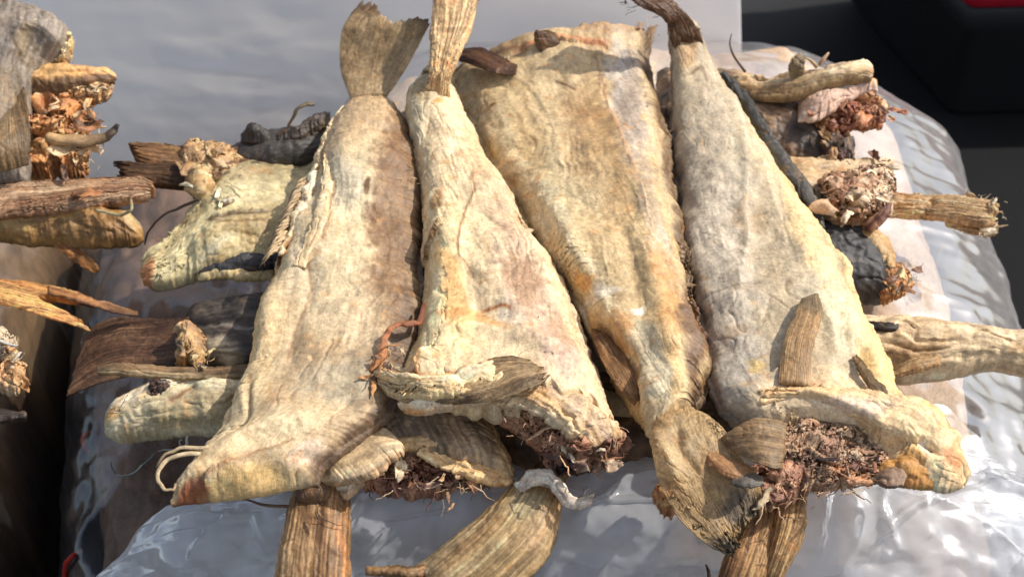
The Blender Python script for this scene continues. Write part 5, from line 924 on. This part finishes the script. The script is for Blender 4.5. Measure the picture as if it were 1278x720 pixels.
loft(m, H([(820, 290, 370, -.095, .03), (940, 284, 370, -.09, .04), (1030, 282, 372, -.085, .042), (1062, 288, 373, -.085, .04), (1088, 300, 373, -.085, .034), (1108, 322, 372, -.085, .022)]), 90, 140, dict(c=[(66, 64, 64), (44, 43, 44), (96, 92, 88)], sc=40, str=.4, sx=500, fr=.15, edge=[(0, (200, 172, 120), .22, .85)]), pa=2.2, pb=.5, th=.02, lump=.004, wr=.003, rag=.003, seed=721)
loft(m, H([(1020, 262, 290, -.06, .01), (1050, 272, 300, -.06, .014), (1080, 282, 316, -.062, .014), (1104, 300, 332, -.066, .01), (1118, 318, 336, -.07, .006)]), 50, 70, dict(c=[(206, 180, 130), (180, 146, 90), (216, 204, 176)], sc=34, fr=.4), pa=2, th=.006, lump=.006, wr=.003, rag=.005, ragf=110, seed=723)
m.build('body', SKIN, t)
m = M()
clump(m, H([(1098, 336, 376, -.08, .010), (1112, 328, 376, -.08, .012), (1128, 336, 364, -.08, .010), (1140, 344, 358, -.08, .004)]), dict(c=[(226, 180, 110), (206, 140, 70), (236, 212, 160)], sc=44, pit=(130, 70, 36), pit2=(190, 120, 60)), 60, 60, 725, .008)
leaves(m, [(1102, 350), (1120, 330), (1138, 345), (1125, 365)], 30, .012, [(232, 200, 140), (216, 160, 90), (196, 130, 70), (120, 80, 56)], -.07, -.045, 80, 6)
shreds(m, [(1105, 340), (1130, 330), (1145, 355)], 50, .010, [(232, 200, 140), (196, 120, 60), (90, 60, 44)], -.07, -.05, (1, 0), 140, 73, 6)
m.build('torn_flesh', MEAT, t)
t = thing('dried_fish', 'pale tail stalk with frayed whitish end reaching right over dark ground', 'dried fish', 1180, 262, -.07, RG)
m = M()
loft(m, H([(1040, 238, 272, -.085, .02), (1105, 242, 268, -.075, .02), (1150, 246, 270, -.07, .018), (1190, 246, 274, -.065, .016), (1225, 250, 280, -.06, .014), (1250, 254, 278, -.06, .008)]), 80, 140, dict(c=[(228, 198, 150), (206, 170, 120), (236, 216, 180)], sc=22, str=.3, sx=360, sy=8, fr=.3, frc=(206, 150, 90)), pa=2.2, pb=.5, th=.010, lump=.003, wr=.003, rag=.002, e1=.13, ef=24, ribs=8, ribd=.0008, ribc=.06, wsc=(200, 8), seed=731, cr=[([(1155, 250), (1165, 262), (1150, 270)], 5, -.003, 0)])
loft(m, H([(1180, 268, 280, -.075, .008), (1210, 270, 290, -.075, .010), (1235, 276, 292, -.075, .008), (1246, 282, 290, -.075, .003)]), 40, 60, dict(c=[(216, 186, 136), (176, 140, 96), (226, 204, 166)], sc=22, str=.4, sx=360), pa=2, th=.006, ribs=5, ribc=.12, seed=733)
leaves(m, [(1190, 248), (1225, 252), (1250, 262), (1246, 285), (1225, 288)], 18, .012, [(240, 226, 200), (222, 190, 140)], -.068, -.048, 81, 3)
shreds(m, [(1180, 244), (1215, 244), (1250, 252), (1252, 275), (1235, 292)], 60, .010, [(240, 226, 200), (216, 186, 140)], -.07, -.045, (.7, .5), 100, 74, 2)
m.build('tail_fin', FIN, t)
t = thing('dried_fish', 'long pale tail leaving the right edge of the photo, thin dark fin along it', 'dried fish', 1180, 440, -.08, RG)
m = M()
R5 = dict(c=[(222, 200, 160), (200, 172, 128), (230, 214, 184)], sc=20, fr=.35, str=.12, edge=[(0, (206, 180, 156), .3, .5)], st=[(1130, 462, 50, 7, -6, (176, 140, 90), .8)])
loft(m, H([(820, 410, 500, -.095, .03), (950, 405, 495, -.095, .04), (1060, 410, 480, -.09, .042), (1100, 412, 472, -.085, .04), (1150, 412, 470, -.08, .036), (1200, 414, 462, -.075, .03), (1235, 418, 454, -.07, .024), (1260, 420, 456, -.068, .018), (1330, 420, 470, -.06, .010)]), 110, 200, R5, pa=2.2, pb=.5, th=.02, lump=.004, wr=.002, rag=.002, seed=741)
m.build('body', PALE, t)
m = M()
loft(m, H([(1050, 398, 406, -.05, .003), (1090, 402, 412, -.045, .005), (1130, 404, 412, -.045, .004), (1170, 405, 409, -.045, .002)]), 24, 70, dict(c=[(60, 46, 34), (40, 32, 26), (96, 74, 50)], sc=30), th=.003, rag=.002, ribs=2, ribc=.2, seed=743)
m.build('dorsal_fin', FIN, t)
m = M()
loft(m, H([(1096, 464, 476, -.06, .004), (1125, 454, 470, -.05, .008), (1150, 447, 462, -.046, .008), (1172, 446, 454, -.05, .003)]), 40, 60, dict(c=[(190, 156, 104), (150, 120, 76), (210, 184, 136)], sc=26, str=.3), th=.003, ribs=6, ribd=.001, ribc=.2, seed=745)
m.build('pelvic_fin', FIN, t)
